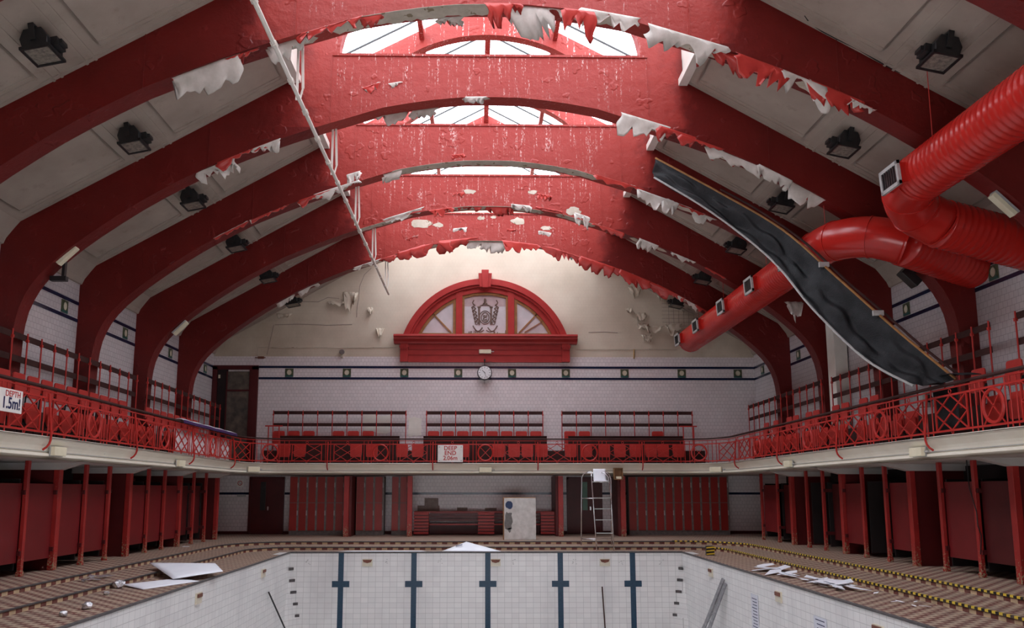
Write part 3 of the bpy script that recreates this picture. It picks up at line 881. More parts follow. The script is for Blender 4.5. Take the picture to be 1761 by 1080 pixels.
# ------------------------------------------------------------------ gallery
GP = ringpath(9.6, GY1, 1.6, 12)
acc = [0]
for a, c in zip(GP, GP[1:]): acc.append(acc[-1] + math.hypot(c[0] - a[0], c[1] - a[1]))
def gpt(s):
    s = max(0, min(acc[-1] - 1e-6, s))
    for i in range(len(acc) - 1):
        if acc[i] <= s <= acc[i + 1]:
            t = (s - acc[i]) / (acc[i + 1] - acc[i])
            a, c = GP[i], GP[i + 1]
            d = Vector((c[0] - a[0], c[1] - a[1], 0)).normalized()
            return Vector((a[0] + (c[0] - a[0]) * t, a[1] + (c[1] - a[1]) * t, 0)), d, Vector((d.y, -d.x, 0))
def gsweep(b, prof, s0, s1, step=.5, mi=0, uvs=False):
    """sweep a profile of (offset towards pool, height) along the gallery front"""
    ss = [s0]
    for a in acc:
        if s0 < a < s1: ss.append(a)
    full = []
    ss.append(s1)
    for a, c in zip(ss, ss[1:]):
        m = max(1, int((c - a) / 1.5))
        full += [a + (c - a) * i / m for i in range(m)]
    full.append(s1)
    rings = []
    for s in full:
        p, d, n = gpt(s)
        pts = []
        for (o, z) in prof:
            q = p + n * o
            pts.append((q.x, q.y, dz(q.y, z)))
        rings.append(b.av(pts))
    m = len(prof)
    for r0, r1 in zip(rings, rings[1:]):
        for k in range(m):
            k2 = (k + 1) % m
            b.face((r0 + k, r0 + k2, r1 + k2, r1 + k), mi)
    b.face([rings[0] + k for k in range(m)], mi); b.face([rings[-1] + k for k in reversed(range(m))], mi)
LTOT = acc[-1]
# gallery floor slab
GIN = ringpath(9.45, GY1 - .15, 1.5, 12); GOUT = ringpath(11.93, YE + .0, .05, 12)
b = MB()
for i in range(len(GIN) - 1):
    for z, fl_ in ((2.5, 1), (2.98, 0)):
        q = [(GIN[i][0], GIN[i][1]), (GOUT[i][0], GOUT[i][1]), (GOUT[i + 1][0], GOUT[i + 1][1]), (GIN[i + 1][0], GIN[i + 1][1])]
        b.poly([(x, y, dz(y, z)) for x, y in (q if fl_ else q[::-1])], fl_)
struct(b.build('floor_gallery', ['wood', 'soffit']), 'spectator gallery floor running round three sides of the pool')
b = MB()
gsweep(b, [(-.2, 3.0), (.07, 3.0), (.1, 2.97), (.1, 2.93), (.06, 2.9), (.02, 2.85), (-.03, 2.8), (-.06, 2.74), (-.07, 2.66), (-.05, 2.65), (-.01, 2.64), (-.01, 2.585), (-.05, 2.57), (-.12, 2.55), (-.2, 2.5)], 0, LTOT)
fa = struct(b.build('trim_fascia', 'fascia'), 'cream moulded fascia along the front edge of the gallery')
b = MB()
gsweep(b, [(-.06, 2.69), (-.04, 2.69), (-.04, 2.675), (-.06, 2.675)], 0, LTOT)
b.build('conduit', 'greylite', fa)
# tiers
b = MB()
for sx in (-1, 1):
    for (ya, yb) in ((YB, 16), (16, 24), (24, 31.6)):
        x0, x1 = sorted((sx * 10.75, sx * XW))
        i_ = b.av([(x, y, z) for (y, z) in ((ya, 2.8), (yb, 2.8), (yb, dz(yb, 3.72)), (ya, dz(ya, 3.72))) for x in (x0, x1)])
        for f in ((0, 2, 3, 1), (2, 4, 5, 3), (4, 6, 7, 5), (6, 0, 1, 7), (0, 6, 4, 2), (1, 3, 5, 7)): b.face([i_ + q for q in f])
b.box(-9.3, 9.3, 33.15, YE, 2.85, 3.5)
struct(b.build('floor_gallery_tier', 'wood'), 'raised timber tier under the back row of gallery seats')

# railings ---------------------------------------------------------------
STAYS_L = []
s_at_y = lambda y: y - YB          # along the left straight
stay_s = [s_at_y(y) for y in (8.4, 12.7, 17.0, 21.3, 25.6, 29.9)]
mid = LTOT / 2
for x in (-6.38, -2.13, 2.13, 6.38): stay_s.append(mid + x)
stay_s += [LTOT - s_at_y(y) for y in (29.9, 25.6, 21.3, 17.0, 12.7, 8.4)]
def rail_bar(b, s0, s1, z, wd=.035, ht=.035, off=0.0):
    gsweep(b, [(off - wd / 2, z - ht / 2), (off + wd / 2, z - ht / 2), (off + wd / 2, z + ht / 2), (off - wd / 2, z + ht / 2)], s0, s1)
def gp3(s, z, off=0.0):
    p, d, n = gpt(s); q = p + n * off
    return Vector((q.x, q.y, dz(q.y, z)))
ZR0, ZR1, ZR2 = 3.09, 3.83, 3.98     # bottom rail, lattice top rail, rail under the handrail
def railing(s0, s1, label):
    p0 = gp3((s0 + s1) / 2, 3.0)
    root = empty('gallery_railing', (p0.x, p0.y, 0), label, 'railing', 'gallery railing')
    inv = Matrix.Translation((-p0.x, -p0.y, 0))
    def nb():
        b = MB(); b.M = inv; return b
    b = nb(); gsweep(b, [(-.05, 4.03), (.05, 4.02), (.07, 4.045), (.05, 4.085), (-.05, 4.09), (-.07, 4.06)], s0, s1); b.build('handrail', 'wood', root)
    b = nb(); rail_bar(b, s0, s1, ZR2, .03, .03); b.build('upper_rail', 'red', root)
    b = nb(); rail_bar(b, s0, s1, ZR1, .035, .04); b.build('lattice_rail', 'red', root)
    b = nb(); rail_bar(b, s0, s1, ZR0, .035, .04); b.build('bottom_rail', 'red', root)
    def baluster(s):
        if not s0 < s < s1: return
        b = nb(); b.tube([gp3(s, 2.99), gp3(s, ZR2)], .014, 6, cap=False); b.build('baluster', 'red', root)
    def lattice(a, c):
        if a < s0 - .01 or c > s1 + .01: return
        b = nb(); m = (a + c) / 2; zm = (ZR0 + ZR1) / 2; q1, q2 = a + (c - a) * .5, 0
        A = lambda s, z: gp3(s, z)
        t = .028
        b.bar(A(a, ZR0), A(a, ZR1), .03); b.bar(A(c, ZR0), A(c, ZR1), .03)
        for p, q in (((a, ZR1), (c, ZR0)), ((a, ZR0), (c, ZR1)), ((a, zm), (m, ZR1)), ((m, ZR1), (c, zm)), ((a, zm), (m, ZR0)), ((m, ZR0), (c, zm))):
            b.bar(A(*p), A(*q), t, t * .8)
        b.build('lattice_panel', 'red', root)
        for z in (ZR1 + .075, ZR0 - .045):
            b = nb(); c_ = A(m, z); p, d, n = gpt(m)
            r = .045 if z > ZR1 else .032
            b.tube([c_ + d * r * math.cos(2 * PI * i / 12) + Vector((0, 0, r * math.sin(2 * PI * i / 12))) for i in range(12)], .01, 5, closed=True)
            b.build('ring_ornament', 'red', root)
    def ring(m):
        if not s0 + .4 < m < s1 - .4: return
        b = nb(); zm = (ZR0 + ZR1) / 2; p, d, n = gpt(m)
        c_ = gp3(m, zm)
        r = .3
        b.tube([c_ + d * r * math.cos(2 * PI * i / 28) + Vector((0, 0, r * 1.08 * math.sin(2 * PI * i / 28))) for i in range(28)], .036, 6, closed=True)
        for q in (-1, 1):
            b.bar(gp3(m - .31, zm - q * .35), gp3(m + .31, zm + q * .35), .022)
        b.build('ring_panel', 'red', root)
        for q in (-.37, .37): baluster(m + q)
    def stay(s):
        if not s0 < s < s1: return
        b = nb()
        pts = [gp3(s, ZR1 + .1, .03), gp3(s, 3.6, .07), gp3(s, 3.25, .11), gp3(s, 3.05, .135), gp3(s, 2.93, .135), gp3(s, 2.84, .11), gp3(s, 2.77, .06), gp3(s, 2.71, -.02)]
        b.tube(pts, .024, 7)
        b.build('curved_stay', 'red', root)
        for q in (-.1, .1): baluster(s + q)
    for a, c in zip(stay_s, stay_s[1:]):
        k = (c - a) / 4.25
        lattice(a + .24 * k, a + 1.33 * k); lattice(a + 2.92 * k, a + 4.01 * k)
        for q in (1.45, 1.62, 2.63, 2.8): baluster(a + q * k)
        ring(a + 2.125 * k)
    for s in stay_s: stay(s)
    return root
sL, sR = s_at_y(29.9) + .02, LTOT - s_at_y(29.9) - .02
rl = railing(stay_s[0] + .01, sL, 'red lattice railing with brown handrail along the left gallery front')
rm = railing(sL, sR, 'red lattice railing with brown handrail across the far gallery, curving at both corners')
rr = railing(sR, stay_s[-1] - .01, 'red lattice railing with brown handrail along the right gallery front')

# posts, piers and brackets under the gallery ------------------------------
LP = [14.95, 16.24, 17.54, 18.85, 20.16, 21.43, 22.69, 23.97, 25.21, 26.52, 27.78, 29.03, 30.31]
LW = {18.85, 22.69, 26.52, 30.31, 14.95}
RP = [15.75, 17.0, 18.3, 19.55, 20.8, 22.05, 23.3, 24.6, 25.85, 27.1, 28.4, 30.0]
RW = {15.75, 19.55, 23.3, 27.1}
def side_of(sx): return 'left' if sx < 0 else 'right'
for sx, PS, WD, XP in ((-1, LP, LW, 10.18), (1, RP, RW, 10.45)):
    n = 0
    for j, y in enumerate(PS):
        wide = y in WD
        x = sx * XP
        ztop = dz(y, 2.5)
        b = MB()
        wdt = .17 if wide else .1
        x0, x1 = sorted((x, x + sx * (.14 if wide else .09)))
        b.box(x0, x1, y - .02, y + wdt - .02, 0, ztop)
        if not wide:
            b.box(x0 - .012, x1 + .012, y - .035, y + wdt - .005, 0, .1)
        o = b.build('post', 'post', bevel=.008)
        tag(o, '%s red post, %s from the near end of the %s cubicle row' % ('thick' if wide else 'thin', ORD[j], side_of(sx)), 'post', 'posts under the side galleries')
        if wide:
            b = MB()
            x0, x1 = sorted((x + sx * .14, sx * XW))
            b.box(x0, x1, y + .03, y + .15, 0, ztop)
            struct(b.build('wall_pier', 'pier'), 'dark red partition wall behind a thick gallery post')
            # cream bracket from the post out to the fascia
            b = MB()
            zt = 2.52
            pts = [(sx * 9.62, zt), (x, dz(y, 2.33)), (sx * XW, dz(y, 2.33)), (sx * XW, zt)]
            b.prism(pts, 'y', y - .06, y + .2)
            struct(b.build('beam_bracket', 'soffit'), 'pale tapered bracket under the gallery')
# cubicle doors
def door(sx, X, ya, yb, z0, z1, mat, label, ajar=0):
    b = MB(); x0, x1 = sorted((sx * X, sx * (X + .035)))
    b.box(x0, x1, ya, yb, z0, z1)
    o = b.build('cubicle_door', mat, bevel=.006)
    for z in (z0 + .2, z1 - .2):
        h = MB(); xp = 10.2 if sx < 0 else 10.47; h.box(min(sx * xp, sx * X), max(sx * xp, sx * X), yb - .03, yb + .009, z - .05, z + .05); h.build('hinge', 'darkred', o)
    return tag(o, label, 'door', 'changing cubicle doors')
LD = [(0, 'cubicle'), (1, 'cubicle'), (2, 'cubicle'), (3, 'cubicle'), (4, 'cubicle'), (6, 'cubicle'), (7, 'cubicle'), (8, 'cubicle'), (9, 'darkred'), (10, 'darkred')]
for i, m in LD:
    y0, y1 = LP[i] + (.16 if LP[i] in LW else .1), LP[i + 1] - .03
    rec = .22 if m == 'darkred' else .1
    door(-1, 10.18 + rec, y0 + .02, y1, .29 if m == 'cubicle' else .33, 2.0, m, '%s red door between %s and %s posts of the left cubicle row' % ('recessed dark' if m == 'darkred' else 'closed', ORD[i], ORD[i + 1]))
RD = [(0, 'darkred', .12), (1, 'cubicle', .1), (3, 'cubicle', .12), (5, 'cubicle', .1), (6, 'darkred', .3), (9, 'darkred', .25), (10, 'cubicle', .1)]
for i, m, rec in RD:
    y0, y1 = RP[i] + (.17 if RP[i] in RW else .1), RP[i + 1] - .04
    door(1, 10.45 + rec, y0 + .02, y1, .33, 2.04, m, '%s red door between %s and %s posts of the right cubicle row' % ('dark' if m == 'darkred' else 'closed', ORD[i], ORD[i + 1]))
# partitions between cubicles and their back, inner shade put into near-black colour
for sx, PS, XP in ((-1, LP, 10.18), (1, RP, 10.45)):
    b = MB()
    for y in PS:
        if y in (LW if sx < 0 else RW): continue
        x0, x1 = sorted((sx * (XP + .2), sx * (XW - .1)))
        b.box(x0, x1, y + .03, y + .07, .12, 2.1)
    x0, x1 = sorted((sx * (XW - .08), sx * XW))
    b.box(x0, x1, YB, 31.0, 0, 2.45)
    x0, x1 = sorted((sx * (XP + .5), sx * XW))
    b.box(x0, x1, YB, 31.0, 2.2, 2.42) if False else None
    struct(b.build('wall_cubicle_partitions', 'void'), 'inner partitions of the changing cubicles, shade painted in as near-black')
# lower end: walls, posts, doors
for x in (-5.62, -3.06, 3.06, 5.6):
    b = MB(); b.box(x - .1, x + .1, 32.15, 32.33, 0, 2.42)
    o = b.build('end_post', 'post', bevel=.008)
    tag(o, {-5.62: 'red post between the left and middle locker banks under the far gallery', -3.06: 'red post at the left end of the slatted benches', 3.06: 'red post at the right end of the slatted benches', 5.6: 'red post at the left edge of the long right locker bank'}[x], 'post', 'posts under the far gallery')
    b = MB(); b.box(x - .06 + (.1 if x < 0 else -.1) - .03, x + .06 + (.1 if x < 0 else -.1) + .03, 32.33, YE, 0, 2.42)
    if x != -3.06: struct(b.build('wall_pier', 'pier'), 'dark red pier behind a post under the far gallery')
b = MB(); b.box(-XW, XW, YE - .03, YE, 0, .12); struct(b.build('baseboard_end', 'darkred'), 'dark red skirting along the lower end wall')
#@@PART3
# ------------------------------------------------------------------ lower end wall: lockers, doors, benches
def locker_bank(x0, x1, n, label, y=33.2):
    root = empty('locker_bank', ((x0 + x1) / 2, y, 0), label, 'lockers', 'locker banks under the far gallery')
    xc = (x0 + x1) / 2; w_ = (x1 - x0) / n
    b = MB(); b.box(x0 - xc, x1 - xc, .02, .5, .16, 2.42); b.build('carcass', 'grey', root)
    b = MB(); b.box(x0 - xc, x1 - xc, .05, .48, 0, .16); b.build('plinth', 'grey', root)
    for i in range(n):
        for (z0, z1) in ((.19, 1.32), (1.34, 2.40)):
            a = x0 - xc + i * w_
            b = MB(); b.box(a + .01, a + w_ - .075, 0, .02, z0, z1)
            d = b.build('locker_door', 'lockred', root)
            b = MB(); zz = z0 + .62
            b.box(a + w_ - .07, a + w_ - .035, -.015, .02, zz, zz + .2)
            b.build('lock', 'greylite', d)
    return root
locker_bank(-8.15, -5.85, 6, 'left bank of tall red lockers beside the dark red door')
locker_bank(-5.38, -4.22, 3, 'short three-column red locker bank between two posts')
locker_bank(-3.9, -3.2, 2, 'narrow two-column red locker bank beside the bench post')
locker_bank(6.02, 10.25, 11, 'long right bank of tall red lockers under the far gallery')
def leafdoor(name, x0, x1, label, vx, vmat, open_=False):
    b = MB()
    for (a, c, d, e) in ((x0 - .1, x0, 0, 2.38), (x1, x1 + .1, 0, 2.38), (x0 - .1, x1 + .1, 2.3, 2.42)):
        b.box(a, c, YE - .14, YE - .0, d, e)
    fr = struct(b.build(name, 'darkred'), label)
    b = MB(); b.box(x0, x1, YE - .1, YE - .03, .02, 2.3); lf = b.build('door_leaf', 'darkred', fr)
    b = MB(); b.box(vx - .11, vx + .11, YE - .125, YE - .1, 1.0, 2.2); b.build('vision_panel', vmat, lf)
    b = MB(); b.box(vx + .2, vx + .26, YE - .14, YE - .1, 1.0, 1.16); b.build('door_handle', 'chrome', lf)
leafdoor('door_1', -10.0, -8.7, 'dark red door with black vision panel in the lower left corner', -9.5, 'black')
leafdoor('door_2', 3.62, 4.95, 'dark red door with green glazed panel behind the ladder chair', 4.3, 'greenglass')
# slatted benches along the end wall
root = empty('slatted_bench', (0, 32.9, 0), 'long red slatted bench unit against the end wall under the gallery', 'bench')
for x0, x1 in ((-2.95, -2.33), (-.3, .38), (2.3, 2.93)):
    b = MB(); b.box(x0 + .02, x1 - .02, .12, .6, .03, .93, 1)
    for i in range(7):
        z = .06 + .13 * i; b.box(x0, x1, .02, .12, z, z + .088)
    b.build('slatted_end_unit', ['red_post', 'darkred'], root)
for x0, x1 in ((-2.33, -.3), (.38, 2.3)):
    b = MB(); b.box(x0, x1, .15, .75, .42, .46); b.build('bench_seat', 'red_post', root)
    for i in range(3):
        b = MB(); z = .56 + .14 * i; b.box(x0, x1, .6, .64, z, z + .1); b.build('back_board', 'cubicle', root)
    b = MB(); b.box(x0, x1, .55, .6, .04, .4); b.build('kick_board', 'darkred', root)
b = MB(); b.box(-2.95, 2.93, .04, .8, .935, .97); b.build('top_board', 'red_post', root)
# big white board
root = empty('white_board', (1.29, 30.0, 0), 'large dirty white board with blue blot, standing in front of the benches', 'board')
b = MB(); b.box(-.6, .6, 0, .06, 0, 1.55); p_ = b.build('face_panel', 'boardwhite', root, bevel=.008)
b = MB(); b.box(-.635, -.6, .0, .42, 0, 1.57); b.box(-.635, .6, .06, .42, 1.55, 1.58); b.box(.57, .6, .06, .42, 0, 1.55); b.build('side_frame', 'brownbox', root)
b = MB(); rnd = random.Random(3)
b.prism([(-.41 + .145 * math.cos(a) * rnd.uniform(.85, 1.1), 1.3 + .15 * math.sin(a) * rnd.uniform(.85, 1.1)) for a in [2 * PI * i / 18 for i in range(18)]], 'y', -.008, .002)
b.build('blue_blot', 'blueblot', root)
b = MB(); b.prism(jag(-.56, -.3, .42, 1.02, 5, .035), 'y', -.006, .002); b.prism([(-.5, .42), (-.34, .46), (-.36, .3), (-.4, .26)], 'y', -.006, .002); b.build('grey_patch', 'greyblot', root)

# ------------------------------------------------------------------ lifeguard chair
root = empty('lifeguard_chair', (4.05, 27.7, ZL), 'tall tubular lifeguard ladder chair with white seat at the pool end', 'chair')
lz = -ZL
def LT(name, pts, r=.019, mat='chrome'):
    b = MB(); b.tube([(x - 4.05, y - 27.7, z - ZL) for x, y, z in pts], r, 8); return b.build(name, mat, root, smooth=True)
LT('front_leg', [(3.82, 27.7, ZL), (3.76, 27.95, 1.6), (3.73, 28.02, 2.3), (3.74, 28.06, 2.43)])
LT('front_leg', [(4.42, 27.7, ZL), (4.40, 27.95, 1.6), (4.33, 28.02, 2.3), (4.24, 28.06, 2.44), (4.1, 28.1, 2.47)])
LT('rear_leg', [(3.42, 28.75, ZM), (3.44, 28.6, 1.6), (3.45, 28.5, 2.3), (3.5, 28.4, 2.43), (3.62, 28.25, 2.49), (3.75, 28.1, 2.5)])
LT('rear_leg', [(4.52, 28.75, ZM), (4.52, 28.6, 1.6), (4.5, 28.5, 2.25), (4.42, 28.4, 2.42), (4.3, 28.3, 2.48)])
for z, x0, x1 in ((.37, 3.81, 4.42), (.82, 3.8, 4.41), (1.2, 3.79, 4.41), (1.58, 3.78, 4.4)):
    b = MB(); y = 27.7 + .25 * (z / 1.6)
    b.box(x0 - 4.05 + .02, x1 - 4.05 - .02, y - 27.7 - .04, y - 27.7 + .06, z - ZL - .018, z - ZL + .012)
    b.build('ladder_tread', 'greylite', root, bevel=.008)
LT('brace', [(3.43, 28.7, .12), (3.82, 27.75, .12)], .014); LT('brace', [(3.43, 28.7, .12), (4.52, 28.7, .12)], .014)
LT('brace', [(3.44, 28.6, 1.56), (3.77, 27.96, 1.56)], .014); LT('brace', [(3.44, 28.6, 1.56), (4.52, 28.6, 1.56)], .014)
LT('brace', [(3.5, 28.4, 2.46), (4.42, 28.4, 2.46)], .014)
b = MB()
def seatfn(u, v):
    x = (u - .5) * (.44 + .02 * v)
    if v < .62:
        t = v / .62; return (x - .01, .52 - .1 * t - .03 * math.cos((u - .5) * 3), 2.82 - .42 * t)
    t = (v - .62) / .38; return (x * 1.02, .42 - .4 * t, 2.40 - .02 * math.sin(t * PI) - .04 * (1 - abs(2 * u - 1)) * math.sin(t * PI))
b.sheet(seatfn, 8, 12, 0, None, .016)
b.build('seat_shell', 'sheet', root, smooth=True)
b = MB(); b.tube([(-.28, .35, 2.36), (.3, .35, 2.36)], .014, 6); b.tube([(-.28, .12, 2.36), (.3, .12, 2.36)], .014, 6); b.build('seat_support', 'chrome', root)

# ------------------------------------------------------------------ folding seats
def make_seat():
    r = empty('folding_seat', (0, 0, 0), 'x', 'seat')
    def rr(x0, x1, z0, z1, rad):
        out = []
        for cx, cz, a0 in ((x1 - rad, z0 + rad, -PI / 2), (x1 - rad, z1 - rad, 0), (x0 + rad, z1 - rad, PI / 2), (x0 + rad, z0 + rad, PI)):
            out += [(cx + rad * math.cos(a0 + PI / 8 * k), cz + rad * math.sin(a0 + PI / 8 * k)) for k in range(5)]
        return out
    b = MB(); b.prism(rr(-.245, .245, .42, .86, .07), 'y', .05, .085); b.build('backrest', 'seat', r, bevel=.008)
    b = MB(); b.prism(rr(-.235, .235, .32, .70, .06), 'y', 0, .035); b.build('seat_pan', 'seat', r, bevel=.008)
    b = MB()
    for s in (-1, 1):
        b.bar((s * .235, .1, 0), (s * .235, .07, .5), .025, .03); b.bar((s * .235, .07, .5), (s * .235, .0, .36), .025, .03)
    b.bar((-.235, .09, .35), (.235, .09, .35), .025, .025)
    b.build('bracket', 'black', r)
    return r
seat0 = make_seat(); used = [False]
def put_seat(x, y, z, rz, label, group):
    if not used[0]:
        used[0] = True; o = seat0; o.location = (x, y, z); o.rotation_euler = (0, 0, rz); o['label'] = label; o['group'] = group; return o
    return dup(seat0, (x, y, z), rz, label, group)
# end gallery, back row in front of the three screens
SCR = [(-9.13, -3.42, 9), (-2.53, 2.5, 8), (3.33, 9.0, 9)]
BACK = [(0, 1, 2, 4, 5, 6), tuple(range(8)), (0, 1, 6)]
nm3 = ['left', 'middle', 'right']
for si, ((x0, x1, n), ids) in enumerate(zip(SCR, BACK)):
    p_ = (x1 - x0) / n
    for q, i in enumerate(ids):
        put_seat(x0 + (i + .5) * p_, 33.62, 3.5, 0, 'red folding seat in the %s bay of the %s screen on the end wall' % (ORD[i], nm3[si]), 'back row seats before the end wall')
fr = [-8.3, -7.67, -5.35, -4.7, -3.45, -2.8, -1.5, -.9, .55, 1.2, 1.75, 2.35, 3.55, 4.2, 4.95, 5.6, 6.25, 6.9, 7.4, 8.05]
for i, x in enumerate(fr):
    put_seat(x, 32.62, dz(32.6, 2.98) - .03, 0, 'red folding seat, %s from the left in the front row of the far gallery' % ORD[i], 'front row seats of the far gallery')
# side galleries
def side_seats(sx, ys, X, z0, row):
    for i, y in enumerate(ys):
        put_seat(sx * X, y, dz(y, z0), -sx * PI / 2 if False else (PI / 2 if sx < 0 else -PI / 2), 'red folding seat, %s from the near end, left gallery %s row' % (ORD[i], row) if sx < 0 else 'red folding seat, %s from the near end, right gallery %s row' % (ORD[i], row), '%s gallery %s row seats' % (side_of(sx), row))
side_seats(-1, [15.9 + .6 * i for i in range(14)] + [25.6 + .6 * i for i in range(8)], 10.95, 3.72, 'back')
side_seats(-1, [15.6 + .62 * i for i in range(4)] + [18.3 + .62 * i for i in range(10)] + [25.2 + .62 * i for i in range(8)], 10.15, 2.9, 'front')
side_seats(1, [16.2, 17.4] + [22.1, 22.75, 23.9, 24.55, 26.0, 26.6, 27.7, 28.3, 29.6, 30.6], 10.95, 3.72, 'back')
side_seats(1, [15.0, 15.7] + [18.8 + .62 * i for i in range(5)] + [22.4 + .62 * i for i in range(5)] + [25.8 + .62 * i for i in range(7)], 10.15, 2.9, 'front')

# ------------------------------------------------------------------ back rails behind the seats
def screen(p0, p1, n, z0, z1, label):
    """red posts carrying two brown boards"""
    v0, v1 = Vector((p0[0], p0[1], 0)), Vector((p1[0], p1[1], 0))
    root = empty('seat_back_screen', ((v0.x + v1.x) / 2, (v0.y + v1.y) / 2, z0), label, 'screen', 'rail screens behind the gallery seats')
    o = Vector(root.location); o.z = 0
    d = (v1 - v0)
    nrm = Vector((-d.y, d.x, 0)).normalized()
    if nrm.dot(Vector((0, 20, 0)) - v0) < 0: nrm = -nrm
    zz = lambda y, z: dz(y, z)
    for (a, c) in ((z1 - .16, z1 - .01), (z1 - .72, z1 - .57)):
        b = MB(); p, q = v0 - o, v1 - o
        b.poly([(p.x, p.y, zz(v0.y, a) - z0), (q.x, q.y, zz(v1.y, a) - z0), (q.x, q.y, zz(v1.y, c) - z0), (p.x, p.y, zz(v0.y, c) - z0)])
        k = nrm * -.025
        b.poly([(p.x + k.x, p.y + k.y, zz(v0.y, c) - z0), (q.x + k.x, q.y + k.y, zz(v1.y, c) - z0), (q.x + k.x, q.y + k.y, zz(v1.y, a) - z0), (p.x + k.x, p.y + k.y, zz(v0.y, a) - z0)])
        for t_ in (a, c):
            b.poly([(p.x, p.y, zz(v0.y, t_) - z0), (p.x + k.x, p.y + k.y, zz(v0.y, t_) - z0), (q.x + k.x, q.y + k.y, zz(v1.y, t_) - z0), (q.x, q.y, zz(v1.y, t_) - z0)])
        b.build('board', 'wood', root)
    for i in range(n + 1):
        p = v0 + d * (i / n) + nrm * .02 - o
        b = MB(); y = (v0 + d * (i / n)).y
        b.tube([(p.x, p.y, 0), (p.x, p.y, zz(y, z1) - z0 + .02)], .019, 6)
        b.box(p.x - .03, p.x + .03, p.y - .03, p.y + .03, zz(y, z1) - z0 - .2, zz(y, z1) - z0 - .13)
        b.build('post', 'red', root)
    return root
ze = 3.5
LBL = ['brown board screen with red posts, left of three on the end wall', 'brown board screen with red posts, middle of three on the end wall', 'brown board screen with red posts, right of three on the end wall']
for (x0, x1, n), lb in zip(SCR, LBL): screen((x0, 33.9), (x1, 33.9), n, ze, 5.50, lb)
screen((-11.3, 14.0), (-11.3, 25.2), 18, 3.65, 5.66, 'near brown board screen with red posts above the left gallery seats')
screen((-11.3, 26.0), (-11.3, 33.4), 12, 3.6, 5.72, 'far brown board screen with red posts ending near the upper door')
screen((11.3, 26.1), (11.3, 33.3), 12, 3.6, 5.72, 'far brown board screen with red posts above the right gallery')
screen((11.3, 17.3), (11.3, 25.3), 13, 3.65, 5.66, 'middle screen of brown boards on the right, partly behind the fallen strip')
screen((11.3, 13.2), (11.3, 16.4), 5, 3.65, 5.66, 'nearest brown board screen of the right gallery, cut by the picture edge')
# dark panels in front of the back row
for i, (x0, x1) in enumerate(((-8.6, -3.6), (-2.6, 2.6), (3.5, 8.35))):
    b = MB(); b.box(x0, x1, 33.05, 33.1, dz(33, 3.0), 4.08); b.box(x0, x1, 33.03, 33.12, 4.08, 4.11)
    tag(b.build('front_board', 'wood'), 'long dark brown board in front of the %s group of end wall seats' % nm3[i], 'board', 'boards before the back row')
# little red rail stands at both ends
for i, x in enumerate((-8.85, 8.57)):
    root = empty('rail_stand', (x, 32.95, dz(33, 2.98)), 'small red rail stand at the %s end of the far gallery' % ('left' if i == 0 else 'right'), 'stand', 'red rail stands')
    for s in (-.22, .22):
        b = MB(); b.tube([(s, 0, 0), (s, 0, 1.57)], .025, 6); b.build('upright', 'red', root)
    b = MB(); b.bar((-.36, 0, 1.6), (.36, 0, 1.6), .05); b.build('crossbar', 'red', root)

# ------------------------------------------------------------------ upper left doorway
b = MB()
b.box(-11.9, -11.7, YE - .12, YE, 2.9, 7.22); b.box(-10.2, -9.92, YE - .12, YE, 2.9, 7.22); b.box(-11.9, -9.92, YE - .12, YE, 7.08, 7.26)
dr = struct(b.build('door_3', 'darkred'), 'tall doorway with dirty panels at the left end of the gallery')
b = MB(); b.box(-11.7, -11.25, YE - .05, YE - .01, 2.9, 7.08); b.build('side_panel', 'void', dr)
b = MB(); b.box(-11.25, -10.3, YE - .05, YE - .01, 2.9, 7.0); b.build('dirty_panel', 'dirtyglass', dr)
b = MB(); b.box(-11.3, -11.25, YE - .1, YE - .01, 2.9, 7.0); b.box(-10.3, -10.2, YE - .1, YE - .01, 2.9, 7.08); b.box(-11.3, -10.2, YE - .08, YE - .01, 6.12, 6.2); b.build('door_rail', 'darkred', dr)
b = MB(); b.box(-11.66, -11.58, YE - .08, YE - .05, 6.7, 6.85); b.build('wall_switch', 'ivory', dr)

# ------------------------------------------------------------------ lunette window
WZ, WR = 7.33, 3.82       # circle centre height and outer radius
ZS = 8.6
def arcpts(r, n=40, zs=ZS):
    a0 = math.asin(min(1, (zs - WZ) / r))
    return [(r * math.cos(a0 + (PI - 2 * a0) * i / n), WZ + r * math.sin(a0 + (PI - 2 * a0) * i / n)) for i in range(n + 1)]
def archring(r0, r1, y0, y1, mat, name, parent):
    b = MB(); A, B_ = arcpts(r0), arcpts(r1)
    pts = lambda P, y: [(x, y, z) for x, z in P]
    ia, ib, ic, id_ = b.av(pts(A, y0)), b.av(pts(B_, y0)), b.av(pts(A, y1)), b.av(pts(B_, y1))
    for k in range(len(A) - 1):
        b.face((ia + k, ib + k, ib + k + 1, ia + k + 1)); b.face((ic + k, ia + k, ia + k + 1, ic + k + 1)); b.face((ib + k, id_ + k, id_ + k + 1, ib + k + 1))
    m = len(A) - 1
    b.face((ia, ic, id_, ib)); b.face((ia + m, ib + m, id_ + m, ic + m))
    return b.build(name, mat, parent, smooth=False)
M['winred'] = paint('window_red_paint', (0.33, 0.022, 0.02), (0.40, 0.032, 0.028), 0.4, 3, 0.1)
b = MB(); b.prism([(x, z) for x, z in arcpts(3.3, 30)], 'y', YE - .05, YE - .02)
win = struct(b.build('window_3', 'frost'), 'lunette window with etched crest and heavy red surround')
archring(3.56, 3.82, YE - .34, YE, 'winred', 'arch_moulding', win)
archring(3.46, 3.58, YE - .26, YE, 'winred', 'arch_moulding', win)
archring(3.24, 3.47, YE - .16, YE, 'winred', 'arch_moulding', win)
archring(3.12, 3.26, YE - .1, YE, 'oak', 'timber_frame', win)
